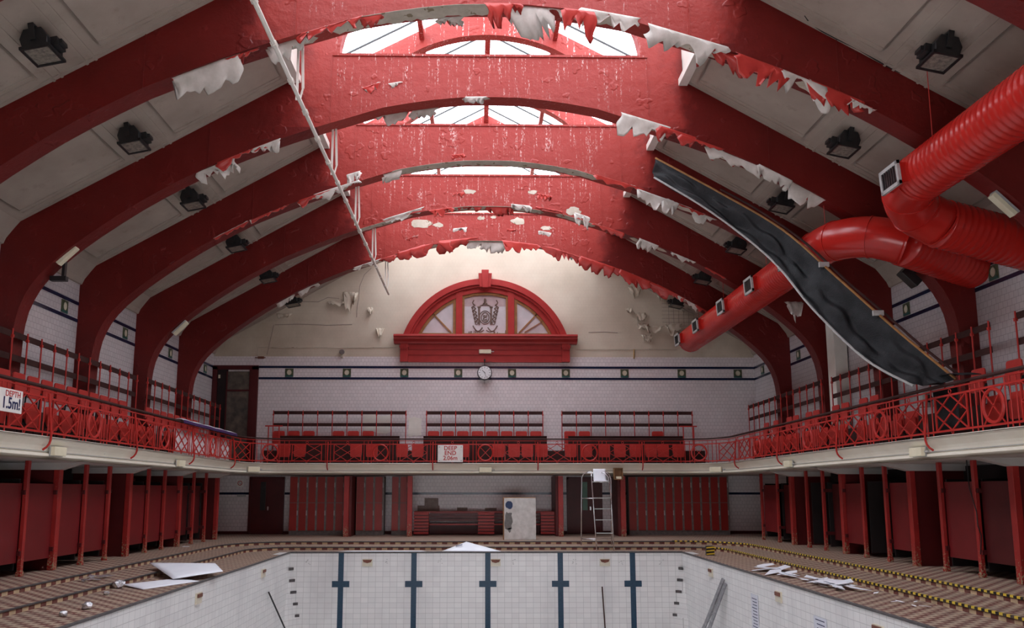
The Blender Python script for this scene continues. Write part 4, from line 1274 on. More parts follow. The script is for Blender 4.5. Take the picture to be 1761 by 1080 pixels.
def barw(name, x0, z0, x1, z1, wd, y0, y1, mat):
    b = MB(); b.bar((x0, (y0 + y1) / 2, z0), (x1, (y0 + y1) / 2, z1), wd, y1 - y0, 0, (0, 1, 0)) if False else None
    d = Vector((x1 - x0, 0, z1 - z0)).normalized(); n_ = Vector((-d.z, 0, d.x)) * wd / 2
    b.prism([(x0 + n_.x, z0 + n_.z), (x0 - n_.x, z0 - n_.z), (x1 - n_.x, z1 - n_.z), (x1 + n_.x, z1 + n_.z)], 'y', y0, y1)
    return b.build(name, mat, win)
for s in (-1, 1):
    xm = s * 1.15
    barw('mullion', xm, ZS, xm, 10.6, .28, YE - .2, YE - .04, 'winred')
    barw('timber_frame', s * .97, ZS, s * .97, 10.58, .1, YE - .12, YE - .03, 'oak')
    barw('timber_frame', s * 1.36, ZS, s * 1.36, 10.35, .12, YE - .12, YE - .03, 'oak')
    barw('glazing_bar', s * 1.5, 8.75, s * 2.35, 9.65, .06, YE - .1, YE - .04, 'oak')
barw('glazing_bar', 1.75, 8.78, 2.6, 9.3, .035, YE - .1, YE - .04, 'oak')
barw('timber_frame', -3.0, ZS + .06, 3.0, ZS + .06, .12, YE - .13, YE - .03, 'oak')
barw('timber_frame', -.95, 10.5, .95, 10.5, .1, YE - .12, YE - .03, 'oak')
b = MB(); b.box(-.92, .92, YE - .056, YE - .045, 9.95, 10.45); b.build('tinted_band', 'etchpink', win)
# crest etched on the middle pane
b = MB(); Y0 = YE - .062
def st(pts, r=.02): b.tube([(x, Y0, z) for x, z in pts], r, 4)
def sc(f, n, r=.02): st([f(i / n) for i in range(n + 1)], r)
sc(lambda t: (.17 * math.cos(2 * PI * t), 9.45 + .22 * math.sin(2 * PI * t)), 20, .022)
sc(lambda t: (.25 * math.cos(2 * PI * t), 9.45 + .3 * math.sin(2 * PI * t)), 20, .018)
rnd = random.Random(12)
for s in (-1, 1):
    st([(s * .26, 9.12), (s * .27, 9.9)], .045)
    st([(s * .2, 9.92), (s * .34, 9.92)], .04)
    for k in range(5):
        x = s * (.38 + .035 * k); z = 9.2 + .16 * k
        sc(lambda t, x=x, z=z: (x + s * .09 * math.sin(PI * 2 * t) * (1 - t * .3), z + .22 * t), 10, .022)
        sc(lambda t, x=x, z=z: (x + s * .06 * math.cos(PI * 2 * t), z + .08 * math.sin(2 * PI * t)), 10, .016)
    sc(lambda t: (s * (.12 + .42 * t), 9.0 - .16 * math.sin(PI * t) - .12 * t + .2 * t * t), 14, .026)
    sc(lambda t: (s * (.05 + .36 * t), 8.88 - .08 * math.sin(PI * t)), 12, .02)
    st([(s * .5, 10.0), (s * .56, 10.12), (s * .5, 10.24)], .025)
    for k in range(8):
        x = s * rnd.uniform(.35, .9); st([(x, 8.68), (x + .02, 8.68 + rnd.uniform(.05, .2))], .016)
sc(lambda t: (.28 * math.cos(PI * t), 9.85 + .18 * math.sin(PI * t)), 12, .03)
st([(0, 10.0), (0, 10.3)], .05); st([(-.06, 10.2), (.06, 10.2)], .03); st([(-.1, 10.05), (0, 10.16), (.1, 10.05)], .03)
for k in range(5): sc(lambda t, k=k: (.1 * math.sin(5 * t + k), 9.32 + .06 * k + .03 * math.cos(6 * t)), 6, .012)
b.build('etched_crest', 'etch', win)
# keystone
b = MB()
b.prism([(-.24, 10.75), (.24, 10.75), (.3, 11.38), (-.3, 11.38)], 'y', YE - .42, YE); b.prism([(-.12, 10.72), (.12, 10.72), (.16, 11.52), (-.16, 11.52)], 'y', YE - .48, YE)
b.build('keystone', 'winred', win, bevel=.01)
# sill entablature
b = MB()
prof = [(YE, 8.6), (YE - .52, 8.6), (YE - .54, 8.52), (YE - .47, 8.48), (YE - .46, 8.4), (YE - .32, 8.3), (YE - .28, 8.22), (YE, 8.22)]
for s0, s1 in ((-4.0, 4.05),):
    b.prism(prof, 'x', s0, s1)
b.build('sill_cornice', 'winred', win)
b = MB(); b.box(-3.45, 3.5, YE - .16, YE, 7.5, 8.22); b.box(-3.45, 3.5, YE - .19, YE, 7.42, 7.52); b.box(-3.45, 3.5, YE - .2, YE, 7.74, 7.8); b.box(-3.45, 3.5, YE - .2, YE, 7.98, 8.02); b.build('sill_panel', 'winred', win)
for s in (-1, 1):
    b = MB(); x = s * 3.55
    b.box(x - .17, x + .17, YE - .3, YE, 7.42, 8.22); b.box(x - .2, x + .2, YE - .36, YE, 8.04, 8.14)
    for k in range(5): b.box(x - .16 + .065 * k, x - .12 + .065 * k, YE - .38, YE - .3, 7.95, 8.12)
    b.build('console_bracket', 'winred', win, bevel=.008)
# emergency light on the sill panel and the hanging clock
def bulkhead(loc, rot, label, sx=.52, sy=.09, sz=.17):
    root = empty('bulkhead_light', loc, label, 'light', 'cream bulkhead emergency lights')
    root.rotation_euler = rot
    b = MB(); b.box(-sx / 2, sx / 2, -sy, -.02, -sz / 2, sz / 2); b.build('diffuser', 'ivory', root, bevel=.012)
    b = MB(); b.box(-sx / 2 - .01, sx / 2 + .01, -.03, 0, -sz / 2 - .01, sz / 2 + .01); b.build('back_plate', 'greylite', root)
    b = MB(); b.tube([(sx / 2 + .0, -.03, 0), (sx / 2 + .13, -.03, 0)], .025, 6); b.build('conduit_gland', 'greylite', root)
    return root
bulkhead((0, YE - .2, 7.88), (0, 0, 0), 'small cream light box on the red sill below the lunette window')
root = empty('wall_clock', (-.02, YE - .25, 6.93), 'round black-rimmed white clock hanging below the lunette window', 'clock')
b = MB(); b.disc((0, 0, 0), .32, 'y', 40, .16); b.build('case', 'black', root, bevel=.01)
b = MB(); b.disc((0, -.085, 0), .285, 'y', 40, .012); b.build('face', 'clockface', root)
b = MB()
for k in range(12):
    a = k * PI / 6; b.bar((.2 * math.sin(a), -.094, .2 * math.cos(a)), (.255 * math.sin(a), -.094, .255 * math.cos(a)), .02, .004, 0, (0, 1, 0))
b.build('hour_mark', 'black', root)
def hand(nm, ang, L, wd):
    b = MB(); a = math.radians(ang); b.bar((-.04 * math.sin(a), -.098, -.04 * math.cos(a)), (L * math.sin(a), -.098, L * math.cos(a)), wd, .006, 0, (0, 1, 0)); b.build(nm, 'black', root)
hand('hour_hand', 315, .15, .022); hand('minute_hand', 163, .235, .014)
b = MB(); b.tube([(0, 0, .3), (0, 0, .5), (0, .02, .62)], .016, 6); b.disc((0, .0, .56), .045, 'y', 12, .05); b.tube([(0, 0, .54), (.25, .03, .5), (.48, .05, .44)], .008, 5); b.bar((-.05, 0, .31), (.05, 0, .31), .05); b.build('hanging_bracket', 'black', root)
b = MB(); b.tube([(0, 0, -.3), (.0, 0, -.5)], .006, 5); b.build('pull_cord', 'black', root)
# bell on the end wall
root = empty('alarm_bell', (-6.3, YE, 7.88), 'small round alarm bell on the cream end wall', 'bell')
b = MB(); b.disc((0, -.06, 0), .11, 'y', 20, .09); b.build('gong', 'grey', root, bevel=.01)
b = MB(); b.box(-.05, .05, -.05, 0, -.26, -.1); b.build('base', 'cream', root)
b = MB(); b.box(-.13, .13, -.06, 0, -.05, .05); b.tube([(-.26, -.03, 0), (.2, -.03, 0)], .02, 6)
o = b.build('junction_box', 'brownskim'); o.location = (-9.95 + .1, YE, 7.62); tag(o, 'rusty junction box on the end wall above the upper doorway', 'box')

# ------------------------------------------------------------------ floodlights
def make_flood():
    r = empty('floodlight', (0, 0, 0), 'x', 'floodlight')
    b = MB(); b.prism([(-.22, -.2), (.22, -.2), (.25, -.02), (.16, .16), (-.16, .16), (-.25, -.02)], 'y', -.28, .28); b.build('housing', 'black', r, bevel=.012)
    b = MB()
    for (x0, x1, y0, y1) in ((-.27, .27, -.3, -.25), (-.27, .27, .25, .3), (-.27, -.22, -.3, .3), (.22, .27, -.3, .3)): b.box(x0, x1, y0, y1, -.235, -.18)
    b.build('bezel', 'black', r)
    b = MB(); b.box(-.22, .22, -.25, .25, -.215, -.2); b.build('lens', 'lens', r)
    b = MB(); b.box(.2, .36, -.14, .14, -.14, .02); b.box(.36, .42, -.1, .1, -.1, -.02); b.build('gear_box', 'black', r)
    b = MB(); b.box(-.04, .06, -.33, -.3, -.1, .22); b.box(-.04, .06, .3, .33, -.1, .22); b.box(-.04, .06, -.33, .33, .19, .23); b.build('stirrup', 'black', r)
    return r
fl0 = make_flood()
FY = [13.5, 17.35, 21.15, 25.1, 29.05, 33.05]
first = True
for sx in (-1, 1):
    for i, y in enumerate(FY):
        lb = 'black floodlight, %s from the viewer on the %s sloping ceiling' % (ORD[i], side_of(sx))
        loc = (sx * 8.3, y, 10.17 - .24)
        if first: o = fl0; o.location = loc; o['label'] = lb; o['group'] = 'ceiling floodlights'; first = False
        else: o = dup(fl0, loc, 0, lb, 'ceiling floodlights')
        o.rotation_euler = (0, -sx * math.radians(8) * 0 + (math.radians(12) if sx > 0 else math.radians(-12)), PI if sx > 0 else 0)
        if sx > 0: o.rotation_euler = (0, math.radians(-12), PI)
        else: o.rotation_euler = (0, math.radians(-12), 0)
# bulkhead lights on the gallery fascia and on the arches
for (x, y, z, rz, lb) in ((-9.61, 17.5, 2.7, PI / 2, 'nearest cream light box on the left gallery fascia'), (-9.61, 24.7, 2.7, PI / 2, 'second cream light box along the left gallery fascia'),
                          (-9.12, 31.05, 2.7, PI / 4, 'cream light box at the curved left corner of the fascia'), (0, 32.0, 2.71, 0, 'cream light box at the middle of the far gallery fascia'),
                          (9.12, 31.05, 2.7, -PI / 4, 'cream light box at the curved right corner of the fascia'), (9.61, 24.9, 2.7, -PI / 2, 'second cream light box along the right gallery fascia'), (9.61, 17.5, 2.7, -PI / 2, 'nearest cream light box on the right gallery fascia')):
    bulkhead((x, y, dz(y, z)), (0, 0, rz), lb, .5, .12, .2)
for (x, y, z, s, lb) in ((-10.42, 18.8, 7.6, -1, 'cream light box under the left leg of the second arch'), (-10.52, 26.5, 7.38, -1, 'cream light box under the left leg of the fourth arch'), (10.3, 15.0, 7.58, 1, 'cream light box under the right leg of the nearest arch')):
    root = empty('bulkhead_light', (x, y, z), lb, 'light', 'cream bulkhead emergency lights')
    root.rotation_euler = (0, s * math.radians(45), 0)
    b = MB(); b.box(-.3, .3, -.08, .08, -.12, -.02); b.build('diffuser', 'ivory', root, bevel=.012)
    b = MB(); b.box(-.31, .31, -.09, .09, -.03, .02); b.build('back_plate', 'greylite', root)
root = empty('loudspeaker', (10.62, 19.02, 7.22), 'black loudspeaker box under the right leg of the second arch', 'loudspeaker'); root.rotation_euler = (0, math.radians(45), math.radians(0))
b = MB(); b.box(-.26, .26, -.12, .16, -.22, .0); b.build('cabinet', 'black', root, bevel=.015)
b = MB(); b.box(-.04, .04, -.03, .03, .0, .12); b.build('bracket', 'black', root)
root = empty('bracket_lamp', (-10.55, 19.0, 6.98), 'black bracket lamp beside the light box on the left arch', 'lamp')
b = MB(); b.box(-.02, .05, -.05, .05, .1, .62); b.build('bracket', 'black', root)
b = MB(); b.box(-.3, .1, -.07, .07, -.02, .1); b.build('lamp_head', 'black', root, bevel=.01)

# ------------------------------------------------------------------ hanging cable track on the left
root = empty('hanging_track', (-3.95, 15.0, 9.75), 'long white pipe track hung below the beams, left of centre', 'track')
b = MB(); b.tube([(0, y - 15.0, 0) for y in (6, 31.2)], .045, 8); b.build('pipe', 'white', root, smooth=True)
for y in [8 + 1.28 * i for i in range(18)]:
    b = MB(); b.tube([(0, y - 15.05, 0), (0, y - 14.95, 0)], .065, 8); b.build('coupling', 'white', root)
for y in (15.15, 19.0, 22.83, 26.67, 30.5):
    b = MB()
    zt = zin(3.95) - 9.75
    b.bar((-.06, y - 15, 0), (-.06, y - 15, zt), .05, .03); b.bar((.06, y - 15, .25), (.02, y - 15, zt), .05, .03); b.bar((.06, y - 15, .25), (0, y - 15, 0), .04, .03)
    b.build('hanger', 'white', root)

# ------------------------------------------------------------------ ventilation ducts
def smooth_path(pts, n=6):
    P = [Vector(p) for p in pts]; out = []
    for i in range(len(P) - 1):
        p0, p1, p2, p3 = P[max(i - 1, 0)], P[i], P[i + 1], P[min(i + 2, len(P) - 1)]
        for k in range(n):
            t = k / n
            out.append(0.5 * ((2 * p1) + (-p0 + p2) * t + (2 * p0 - 5 * p1 + 4 * p2 - p3) * t * t + (-p0 + 3 * p1 - 3 * p2 + p3) * t ** 3))
    out.append(P[-1]); return out
def ribbed(p, q, r, step=.03, pitch=.15, amp=.012):
    p, q = Vector(p), Vector(q); L = (q - p).length; n = int(L / step)
    pts, rr = [], []
    for i in range(n + 1):
        pts.append(p + (q - p) * i / n)
        ph = (i * L / n) % pitch
        rr.append(r + (amp if ph < .035 else 0))
    return pts, rr
def duct(name, x, z, y_end, y_start, bend, nozzles, label, o):
    root = empty(name, o, label, 'duct', 'red spiral ventilation ducts')
    T = Matrix.Translation(-Vector(o))
    RD_ = .49
    b = MB(); b.M = T; pts, rr = ribbed((x, y_end, z), (x, y_start, z), RD_); b.tube(pts, rr, 32); b.build('spiral_duct', 'duct', root, smooth=True)
    b = MB(); b.M = T; b.tube([(x, y_end - .02 if y_end < y_start else y_end + .02, z), (x, y_end + (.12 if y_end < y_start else -.12), z)], RD_ + .02, 32); b.build('duct_end', 'duct', root)
    e = smooth_path(bend[0], 5); b = MB(); b.M = T; b.tube(e, RD_ + .004, 32); b.build('elbow', 'duct', root, smooth=True)
    for k in range(0, len(bend[0])):
        c = Vector(bend[0][k]); d = (Vector(bend[0][min(k + 1, len(bend[0]) - 1)]) - Vector(bend[0][max(k - 1, 0)])).normalized()
        b = MB(); b.M = T; b.tube([c - d * .02, c + d * .02], RD_ + .02, 32); b.build('seam_band', 'duct', root, smooth=False)
    b = MB(); b.M = T; pts, rr = ribbed(bend[0][-1], bend[1], RD_ + .02); b.tube(pts, rr, 32); b.build('branch_duct', 'duct', root, smooth=True)
    for y in nozzles:
        b = MB(); b.M = T @ Matrix.Translation((x, y, z)) @ Matrix.Rotation(math.radians(-4), 4, 'Y')
        b.prism([(-.36, -.2), (-.36, .2), (-.62, .16), (-.62, -.16)], 'y', -.3, .3) if False else b.box(-.6, -.36, -.3, .3, -.2, .2)
        nz = b.build('nozzle_box', 'duct', root)
        b = MB(); b.M = T @ Matrix.Translation((x, y, z)) @ Matrix.Rotation(math.radians(-4), 4, 'Y')
        for (y0, y1, z0, z1) in ((-.34, .34, .17, .24), (-.34, .34, -.24, -.17), (-.34, -.27, -.24, .24), (.27, .34, -.24, .24)): b.box(-.66, -.6, y0, y1, z0, z1, 0)
        b.box(-.62, -.6, -.28, .28, -.18, .18, 1)
        for k in range(7):
            yy = -.24 + .08 * k; b.bar((-.645, yy, -.17), (-.645, yy, .17), .012, .03, 1)
        b.build('louvre_grille', ['greylite', 'black'], nz)
    return root
ventA = duct('ventilation_duct', 8.5, 8.02, 31.9, 19.6, ([(8.5, 19.6, 8.02), (8.62, 18.75, 8.0), (9.1, 18.0, 7.85), (9.75, 17.75, 7.6)], (11.88, 18.5, 7.25)), (31.6, 28.9, 25.8, 23.0, 20.3), 'long far red duct with outlets and elbow running to the right wall', (8.5, 25, 8.02))
ventB = duct('ventilation_duct', 8.5, 8.02, 5.0, 14.75, ([(8.5, 14.75, 8.02), (8.62, 15.45, 7.95), (9.05, 15.95, 7.75), (9.6, 16.05, 7.5)], (11.88, 16.35, 7.05)), (14.75,), 'near red spiral duct entering from the upper right with one louvred outlet', (8.5, 12, 8.02))
for i, y in enumerate((14.2, 18.95, 23.0, 27.2, 30.4)):
    b = MB(); b.tube([(8.45, y, 8.5), (8.45, y, (zin(8.45) if any(abs(y - q - .2) < .3 for q in YN) else zceil(8.45)))], .008, 5)
    b.build('hanger_wire', 'red', ventB if y < 16 else ventA).matrix_parent_inverse = (ventB if y < 16 else ventA).matrix_world.inverted() if False else Matrix.Translation(-Vector((8.5, 12, 8.02)) if y < 16 else -Vector((8.5, 25, 8.02)))

# ------------------------------------------------------------------ fallen black strip
CL = [((4.91, 21.9, 11.53), (4.85, 21.9, 10.93)), ((6.3, 20.6, 9.99), (6.12, 20.7, 9.44)), ((7.5, 19.3, 8.47), (7.2, 19.4, 7.72)), ((8.27, 18.1, 6.88), (7.72, 18.3, 6.17)), ((8.98, 17.0, 5.40), (8.4, 17.3, 4.78)), ((9.66, 16.05, 4.14), (9.0, 16.5, 4.06))]
top = smooth_path([c[0] for c in CL], 6); bot = smooth_path([c[1] for c in CL], 6)
root = empty('fallen_ceiling_strip', (7.5, 19.0, 0), 'long black plastic covered strip fallen from the roof onto the right railing', 'strip')
off = Vector((7.5, 19.0, 0))
def lerp(P, u):
    s = u * (len(P) - 1); i = min(int(s), len(P) - 2); return P[i].lerp(P[i + 1], s - i)
b = MB()
rnd = random.Random(5)
def stripfn(u, v):
    p = lerp(bot, v).lerp(lerp(top, v), u) - off
    e = math.sin(PI * u)
    wv = .10 * e + .05 * math.sin(23 * v + 5 * u) * e + .035 * math.sin(41 * v - 9 * u) * e + .03 * math.sin(71 * v + 6 * u * u) * e + .04 * math.sin(9 * v + 14 * u) * e
    k = .05 * math.sin(31 * v + 2) * (1 if u < .5 else 0) * (1 - 2 * u) ** 2
    return (p.x - .1 * wv, p.y + wv, p.z - .3 * wv + k)
b.sheet(stripfn, 26, 170, 0, None, .02)
b.build('plastic_sheet', 'blacksheet', root, smooth=True)
for P, nm_ in ((top, 1), (bot, 0)):
    b = MB(); b.tube([q - off + Vector((0, .0, 0)) for q in P], .028, 5); b.build('edge_trim', 'greylite' if nm_ == 0 else 'oak', root)
b = MB(); b.tube([lerp(top, .2 + .8 * i / 20) - off + Vector((.1 + .02 * math.sin(i), .08, .1)) for i in range(21)], .03, 5); b.build('edge_lath', 'wood', root)
for v in (.55, .74):
    b = MB(); q = lerp(top, v) - off; b.box(q.x - .12, q.x + .12, q.y - .06, q.y + .0, q.z - .06, q.z + .06); b.build('cross_fixing', 'greylite', root)
b = MB()   # curled end over the handrail
b.sheet(lambda u, v: (1.9 + .38 * u + .1 * v, -3.6 + 1.5 * v, 4.13 + .02 * u + .12 * math.sin(PI * v)), 6, 12, 0, None, .012)
b.build('curled_end', 'blacksheet', root, smooth=True)
b = MB(); b.sheet(lambda u, v: (2.2 + .1 * math.sin(3 * u), -2.9 + .9 * u, 4.0 - .85 * v), 8, 6, 0, None, .01); b.build('hanging_tail', 'blacksheet', root, smooth=True)

# ------------------------------------------------------------------ signs
root = empty('depth_sign', (-9.42, 15.28, 3.58), 'white DEPTH 1.5m sign on the left gallery railing', 'sign'); root.rotation_euler = (0, 0, PI / 2)
b = MB(); b.box(-.47, .47, -.01, .012, -.225, .225); b.build('plate', 'signwhite', root, bevel=.004)
text('lettering', 'DEPTH', .165, 'txtred', root, (.14, -.014, .13), (PI / 2, 0, 0), bold=.001)
text('lettering', '1.5m!', .31, 'txtblue', root, (.10, -.014, -.06), (PI / 2, 0, 0), bold=.006, sx=.88)
root = empty('deep_end_sign', (-1.42, 31.86, 3.33), 'white DEEP END 2.06m sign on the far gallery railing', 'sign')
b = MB(); b.box(-.51, .51, -.01, .012, -.36, .33); b.build('plate', 'signwhite', root, bevel=.03)
for t_, z in (('DEEP', .2), ('END', .0), ('2.06m', -.2)): text('lettering', t_, .235, 'txtred', root, (0, -.014, z), (PI / 2, 0, 0), bold=.004)
b = MB()
for sx in (-1, 1):
    for sz in (-.3, .25): b.disc((sx * .44, -.014, sz), .018, 'y', 10, .008)
b.build('screw', 'grey', root)
root = empty('no_smoking_sign', (-10.53, YE - .01, 2.15), 'small round no smoking sign on the tiled wall at lower left', 'sign')
b = MB(); b.box(-.14, .14, -.01, 0, -.16, .16); b.build('plate', 'signwhite', root)
b = MB(); b.tube([(.09 * math.cos(2 * PI * i / 20), -.015, .09 * math.sin(2 * PI * i / 20)) for i in range(20)], .014, 5, closed=True); b.bar((-.06, -.015, .06), (.06, -.015, -.06), .02, .008); b.build('ring_and_bar', 'txtred', root)
b = MB(); b.bar((-.05, -.012, -.005), (.05, -.012, -.005), .015, .005); b.build('cigarette', 'black', root)
b = MB(); b.box(-.19, .19, -.01, .0, -.05, .05)
o = b.build('notice_plate', 'greylite'); o.location = (-10.45, YE - .012, 1.62); tag(o, 'grey notice strip on the tiled wall below the no smoking sign', 'sign')

# ------------------------------------------------------------------ cloths on the left railing
root = empty('white_banner', (-9.6, 28.0, 0), 'rolled white and purple banner lying along the left gallery handrail', 'banner')
b = MB()
b.sheet(lambda u, v: (-.14 + .28 * u, -3.5 + 7.4 * v if False else (-3.5 + 5.4 * v), dz(24.5 + 5.4 * v, 4.11) + .035 * math.sin(PI * u) + .008 * math.sin(30 * v)), 5, 30, 0, None, .02); b.build('white_cover', 'sheet', root, smooth=True)
b = MB(); b.sheet(lambda u, v: (.15 + .02 * math.sin(20 * v), -3.5 + 5.4 * v, dz(24.5 + 5.4 * v, 4.1) - .10 * u), 3, 30, 0, None, .01); b.build('purple_edge', 'purple', root, smooth=True)
b = MB(); b.sheet(lambda u, v: (-.08 + .02 * math.sin(25 * v + 2 * u), -3.5 + 5.4 * v, dz(24.5 + 5.4 * v, 3.85) - .78 * u), 4, 40, 0, None, .01)
o = b.build('white_cloth', 'cloth', None, smooth=True); o.location = (-9.65, 28.0, 0); tag(o, 'patterned white cloth hung behind the left railing lattice', 'cloth')
# white boxed column on the right, brown box, odd items
b = MB(); b.box(11.45, 11.88, 25.35, 25.9, 3.55, 7.65); tag(b.build('pipe_casing', 'white', bevel=.01), 'white square pipe casing standing at the third right arch', 'casing', None, None)
root = empty('brown_box', (5.34, 31.84, 2.5), 'small open brown box fixed at the fascia beside the lifeguard chair', 'box')
b = MB(); b.box(-.16, .16, -.0, .02, -.22, .22); b.box(-.18, -.15, -.2, .02, -.24, .24); b.box(.15, .18, -.2, .02, -.24, .24); b.box(-.18, .18, -.2, .02, .21, .24); b.box(-.18, .18, -.2, .02, -.24, -.21); b.build('casing', 'brownbox', root)
b = MB(); b.box(-.1, .12, -.19, -.02, -.2, -.1); b.build('torn_paper', 'ivory', root)

# ------------------------------------------------------------------ debris on the deck
def board(name, pts, z, lift, label, mat='sheet'):
    """bent panel from four corners (x, y, lift)"""
    b = MB(); P = [Vector((p[0], p[1], z + p[2])) for p in pts]; c = sum(P, Vector()) / 4
    def fn(u, v):
        p = P[0].lerp(P[1], u).lerp(P[3].lerp(P[2], u), v)
        return p + Vector((0, 0, lift * math.sin(PI * u) * math.sin(PI * v) + .01)) - Vector((c.x, c.y, 0))
    b.sheet(fn, 8, 8, 0, None, .012)
    o = b.build(name, mat, None, smooth=True); o.location = (c.x, c.y, 0)
    return tag(o, label, 'sheet', 'fallen white sheets on the deck')
board('white_sheet', [(-8.55, 20.3, .14), (-7.2, 18.35, -.04), (-6.35, 19.2, .04), (-7.0, 20.6, .1)], -.11, .05, 'large bent white panel lying on the left steps')
board('white_sheet', [(-8.0, 17.6, .03), (-7.3, 17.0, .0), (-6.65, 18.5, .0), (-7.3, 18.9, .02)], ZL, .03, 'flat white panel on the left deck edge beside crumpled foil')
board('white_sheet', [(-1.5, 27.1, .02), (.5, 27.05, .01), (.2, 27.7, .05), (-.7, 27.9, .28)], ZL, .06, 'bent white panel at the middle of the far pool edge')
board('white_sheet', [(-5.2, 27.05, .0), (-1.95, 27.05, .0), (-2.2, 27.25, .02), (-4.7, 27.25, .02)], ZL, .01, 'long thin white panel flat on the far pool edge')
b = MB(); b.bar((-.1, 0, .06), (.12, .02, .1), .05, .02); o = b.build('torn_label', 'txtblue'); o.location = (-.95, 27.4, ZL + .12); tag(o, 'dark torn scrap lying on the middle white panel', 'scrap')
def shards(name, cx, cy, z, n, rx, ry, smin, smax, mat, label, seed, group):
    rnd = random.Random(seed)
    for i in range(n):
        b = MB(); m = rnd.randint(4, 6); s = rnd.uniform(smin, smax)
        pts = [(s * math.cos(2 * PI * k / m + rnd.uniform(-.3, .3)) * rnd.uniform(.6, 1.3) * 1.6, s * math.sin(2 * PI * k / m) * rnd.uniform(.3, .8)) for k in range(m)]
        t = .006
        b.poly([(x, y, t + x * .08) for x, y in pts]); b.poly([(x, y, x * .08) for x, y in reversed(pts)])
        for k in range(m):
            (xa, ya), (xb, yb) = pts[k], pts[(k + 1) % m]
            b.poly([(xa, ya, xa * .08), (xb, yb, xb * .08), (xb, yb, t + xb * .08), (xa, ya, t + xa * .08)])
        o = b.build(name, mat)
        a = rnd.uniform(0, 2 * PI); q = math.sqrt(rnd.random())
        dx_, dy_ = q * math.cos(a) * rx, q * math.sin(a) * ry
        o.location = (cx + dx_, cy + dy_, z + .012 + s * .13 + i * .004); o.rotation_euler = (rnd.uniform(-.05, .05), 0, rnd.uniform(0, PI))
        tag(o, label, 'shard', group)
shards('plaster_shard', 7.35, 19.9, ZL, 14, .33, 1.3, .1, .3, 'sheet', 'white torn shard in the farther heap on the right deck', 21, 'farther heap of white shards')
shards('plaster_shard', 7.35, 17.5, ZL, 26, .35, 1.1, .05, .24, 'sheet', 'white torn shard in the nearer heap on the right deck', 22, 'nearer heap of white shards')
shards('plaster_shard', 7.6, 14.6, ZL, 6, .3, 1.6, .03, .08, 'sheet', 'tiny white scrap scattered near the right foreground steps', 23, 'scattered scraps on the right deck')
shards('foil_scrap', -8.75, 18.0, ZM, 9, .25, .7, .05, .14, 'foil', 'small torn foil scrap on the left middle step', 24, 'foil scraps on the left step')
def foil(x, y, z, r, label, seed):
    rnd = random.Random(seed); bm = bmesh.new(); bmesh.ops.create_icosphere(bm, subdivisions=2, radius=r)
    for v in bm.verts: v.co *= rnd.uniform(.72, 1.1); v.co.z *= .75
    me = bpy.data.meshes.new('foil_ball'); bm.to_mesh(me); bm.free(); me.materials.append(M['foil'])
    o = bpy.data.objects.new('foil_ball', me); col.objects.link(o); o.location = (x, y, z + r * .6); tag(o, label, 'foil', 'crumpled foil balls')
foil(-7.15, 14.3, ZL, .1, 'larger crumpled foil ball on the left deck near the foreground', 1)
foil(-7.15, 13.5, ZL, .075, 'smaller crumpled foil ball nearest the viewer on the left deck', 2)
foil(-7.95, 17.3, ZL, .14, 'crumpled foil lump touching the flat white panel', 3)
foil(-7.7, 16.2, ZL, .06, 'tiny foil ball between the flat panel and the foreground', 4)
b = MB(); b.box(-.1, .1, -.08, .08, 0, .008); o = b.build('paper_scrap', 'sheet'); o.location = (-9.95, 26.6, 0); tag(o, 'white paper scrap on the deck by the left cubicles', 'paper')
# striped block on the right deck corner
root = empty('striped_block', (7.15, 25.6, ZL), 'small yellow and black striped block on the right deck corner', 'block')
b = MB(); b.box(-.13, .13, -.06, .06, 0, .3); b.build('body', 'black', root, bevel=.01)
b = MB()
for k in range(3): b.prism([(-.13, .02 + .1 * k), (.13, -.02 + .1 * k + .06), (.13, .02 + .1 * k + .07), (-.13, .06 + .1 * k)], 'y', -.064, -.06)
M['yellow'] = paint('yellow_stripe_paint', (0.6, 0.42, 0.03), (0.7, 0.5, 0.05), 0.5, 6, 0); b.build('stripe', 'yellow', root)

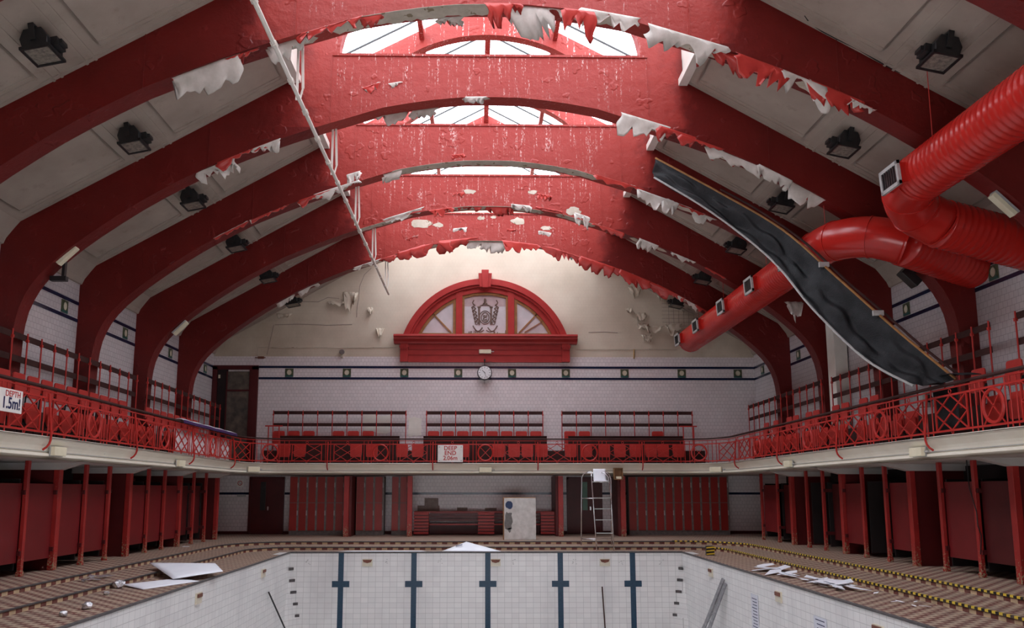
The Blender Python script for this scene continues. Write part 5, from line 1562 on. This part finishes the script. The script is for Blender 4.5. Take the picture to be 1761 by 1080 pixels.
# ------------------------------------------------------------------ things standing in the pool
b = MB(); b.tube([(0, 0, 0), (-.03, .35, 1.55)], .022, 8); o = b.build('wooden_pole', 'wood'); o.location = (3.9, 26.6, ZB); 
b2 = MB(); o.data = None if False else o.data
tag(o, 'thin brown pole leaning on the far pool wall', 'pole')
b = MB(); b.tube([(0, 0, 0), (-.52, -1.05, 1.72)], .024, 8); o = b.build('dark_pole', 'black'); o.location = (-6.05, 25.35, ZB); tag(o, 'dark pole leaning against the left pool wall', 'pole')
root = empty('aluminium_ladder', (5.9, 23.4, ZB), 'folded aluminium ladder leaning on the right pool wall', 'ladder')
for (dx_, dy_, L) in ((0, 0, 2.3), (.09, -.24, 2.2), (.0, .22, 1.95)):
    b = MB(); b.bar((dx_, dy_, 0), (.66, dy_ - 1.02 + dx_ * .5, L), .05, .09); b.build('stile', 'alu', root)
for k in range(8):
    t = .1 + .1 * k; b = MB(); b.bar((.66 * t, -.02 - 1.02 * t + .2, 2.2 * t), (.66 * t + .03, -.02 - 1.02 * t - .22, 2.2 * t), .03); b.build('rung', 'alu', root)
def notice(y0, y1, z0, z1, label):
    root = empty('paper_notice', (6.592, (y0 + y1) / 2, (z0 + z1) / 2), label, 'notice', 'paper notices on the right pool wall')
    b = MB(); h, k = abs(y1 - y0) / 2, abs(z1 - z0) / 2; b.box(-.006, 0, -h, h, -k, k); b.build('sheet', 'paper', root)
    b = MB(); n = max(4, int(k * 2 / .09))
    for i in range(n):
        z = k * .8 - i * (k * 1.6 / n); b.box(-.009, -.006, -h * .7, h * (.5 if i % 3 else .7), z - .012, z + .006)
    b.build('print_lines', 'txtblue' , root)
notice(19.75, 20.25, -1.75, -.72, 'tall faded paper notice on the right pool wall')
notice(15.9, 16.5, -1.3, -.68, 'lower paper notice on the right pool wall near the frame edge')
# cable and conduits hanging at right posts
b = MB(); b.tube([(10.3, 16.95, 2.5), (10.28, 16.9, 1.9), (10.33, 16.8, 1.4), (10.27, 16.7, 1.1), (10.36, 16.75, .9), (10.4, 16.9, .5)], .012, 5); tag(b.build('hanging_cable', 'black'), 'thin black cable hanging beside a right cubicle post', 'cable')
# loose leaf stuck on the third right arch
b = MB(); curl(b, 9.0, YN[2] - .01, 7.35, .5, .75, .16, 77, 0, 0); b.build('peeling_paint', 'flapback', R[2], smooth=True)
# small pale fan unit behind the right railing, on an added thin stand
b = MB(); b.tube([(0, 0, 0), (0, 0, .35)], [.16, .13], 14); b.tube([(0, 0, -.85), (0, 0, 0)], .02, 6); b.tube([(0, -.13, .18), (0, -.16, .18)], .09, 14, 1); o = b.build('fan_unit', ['greylite', 'black']); o.location = (10.2, 18.15, 4.06 - .28); tag(o, 'small pale unit with a black face behind the right railing', 'fan')
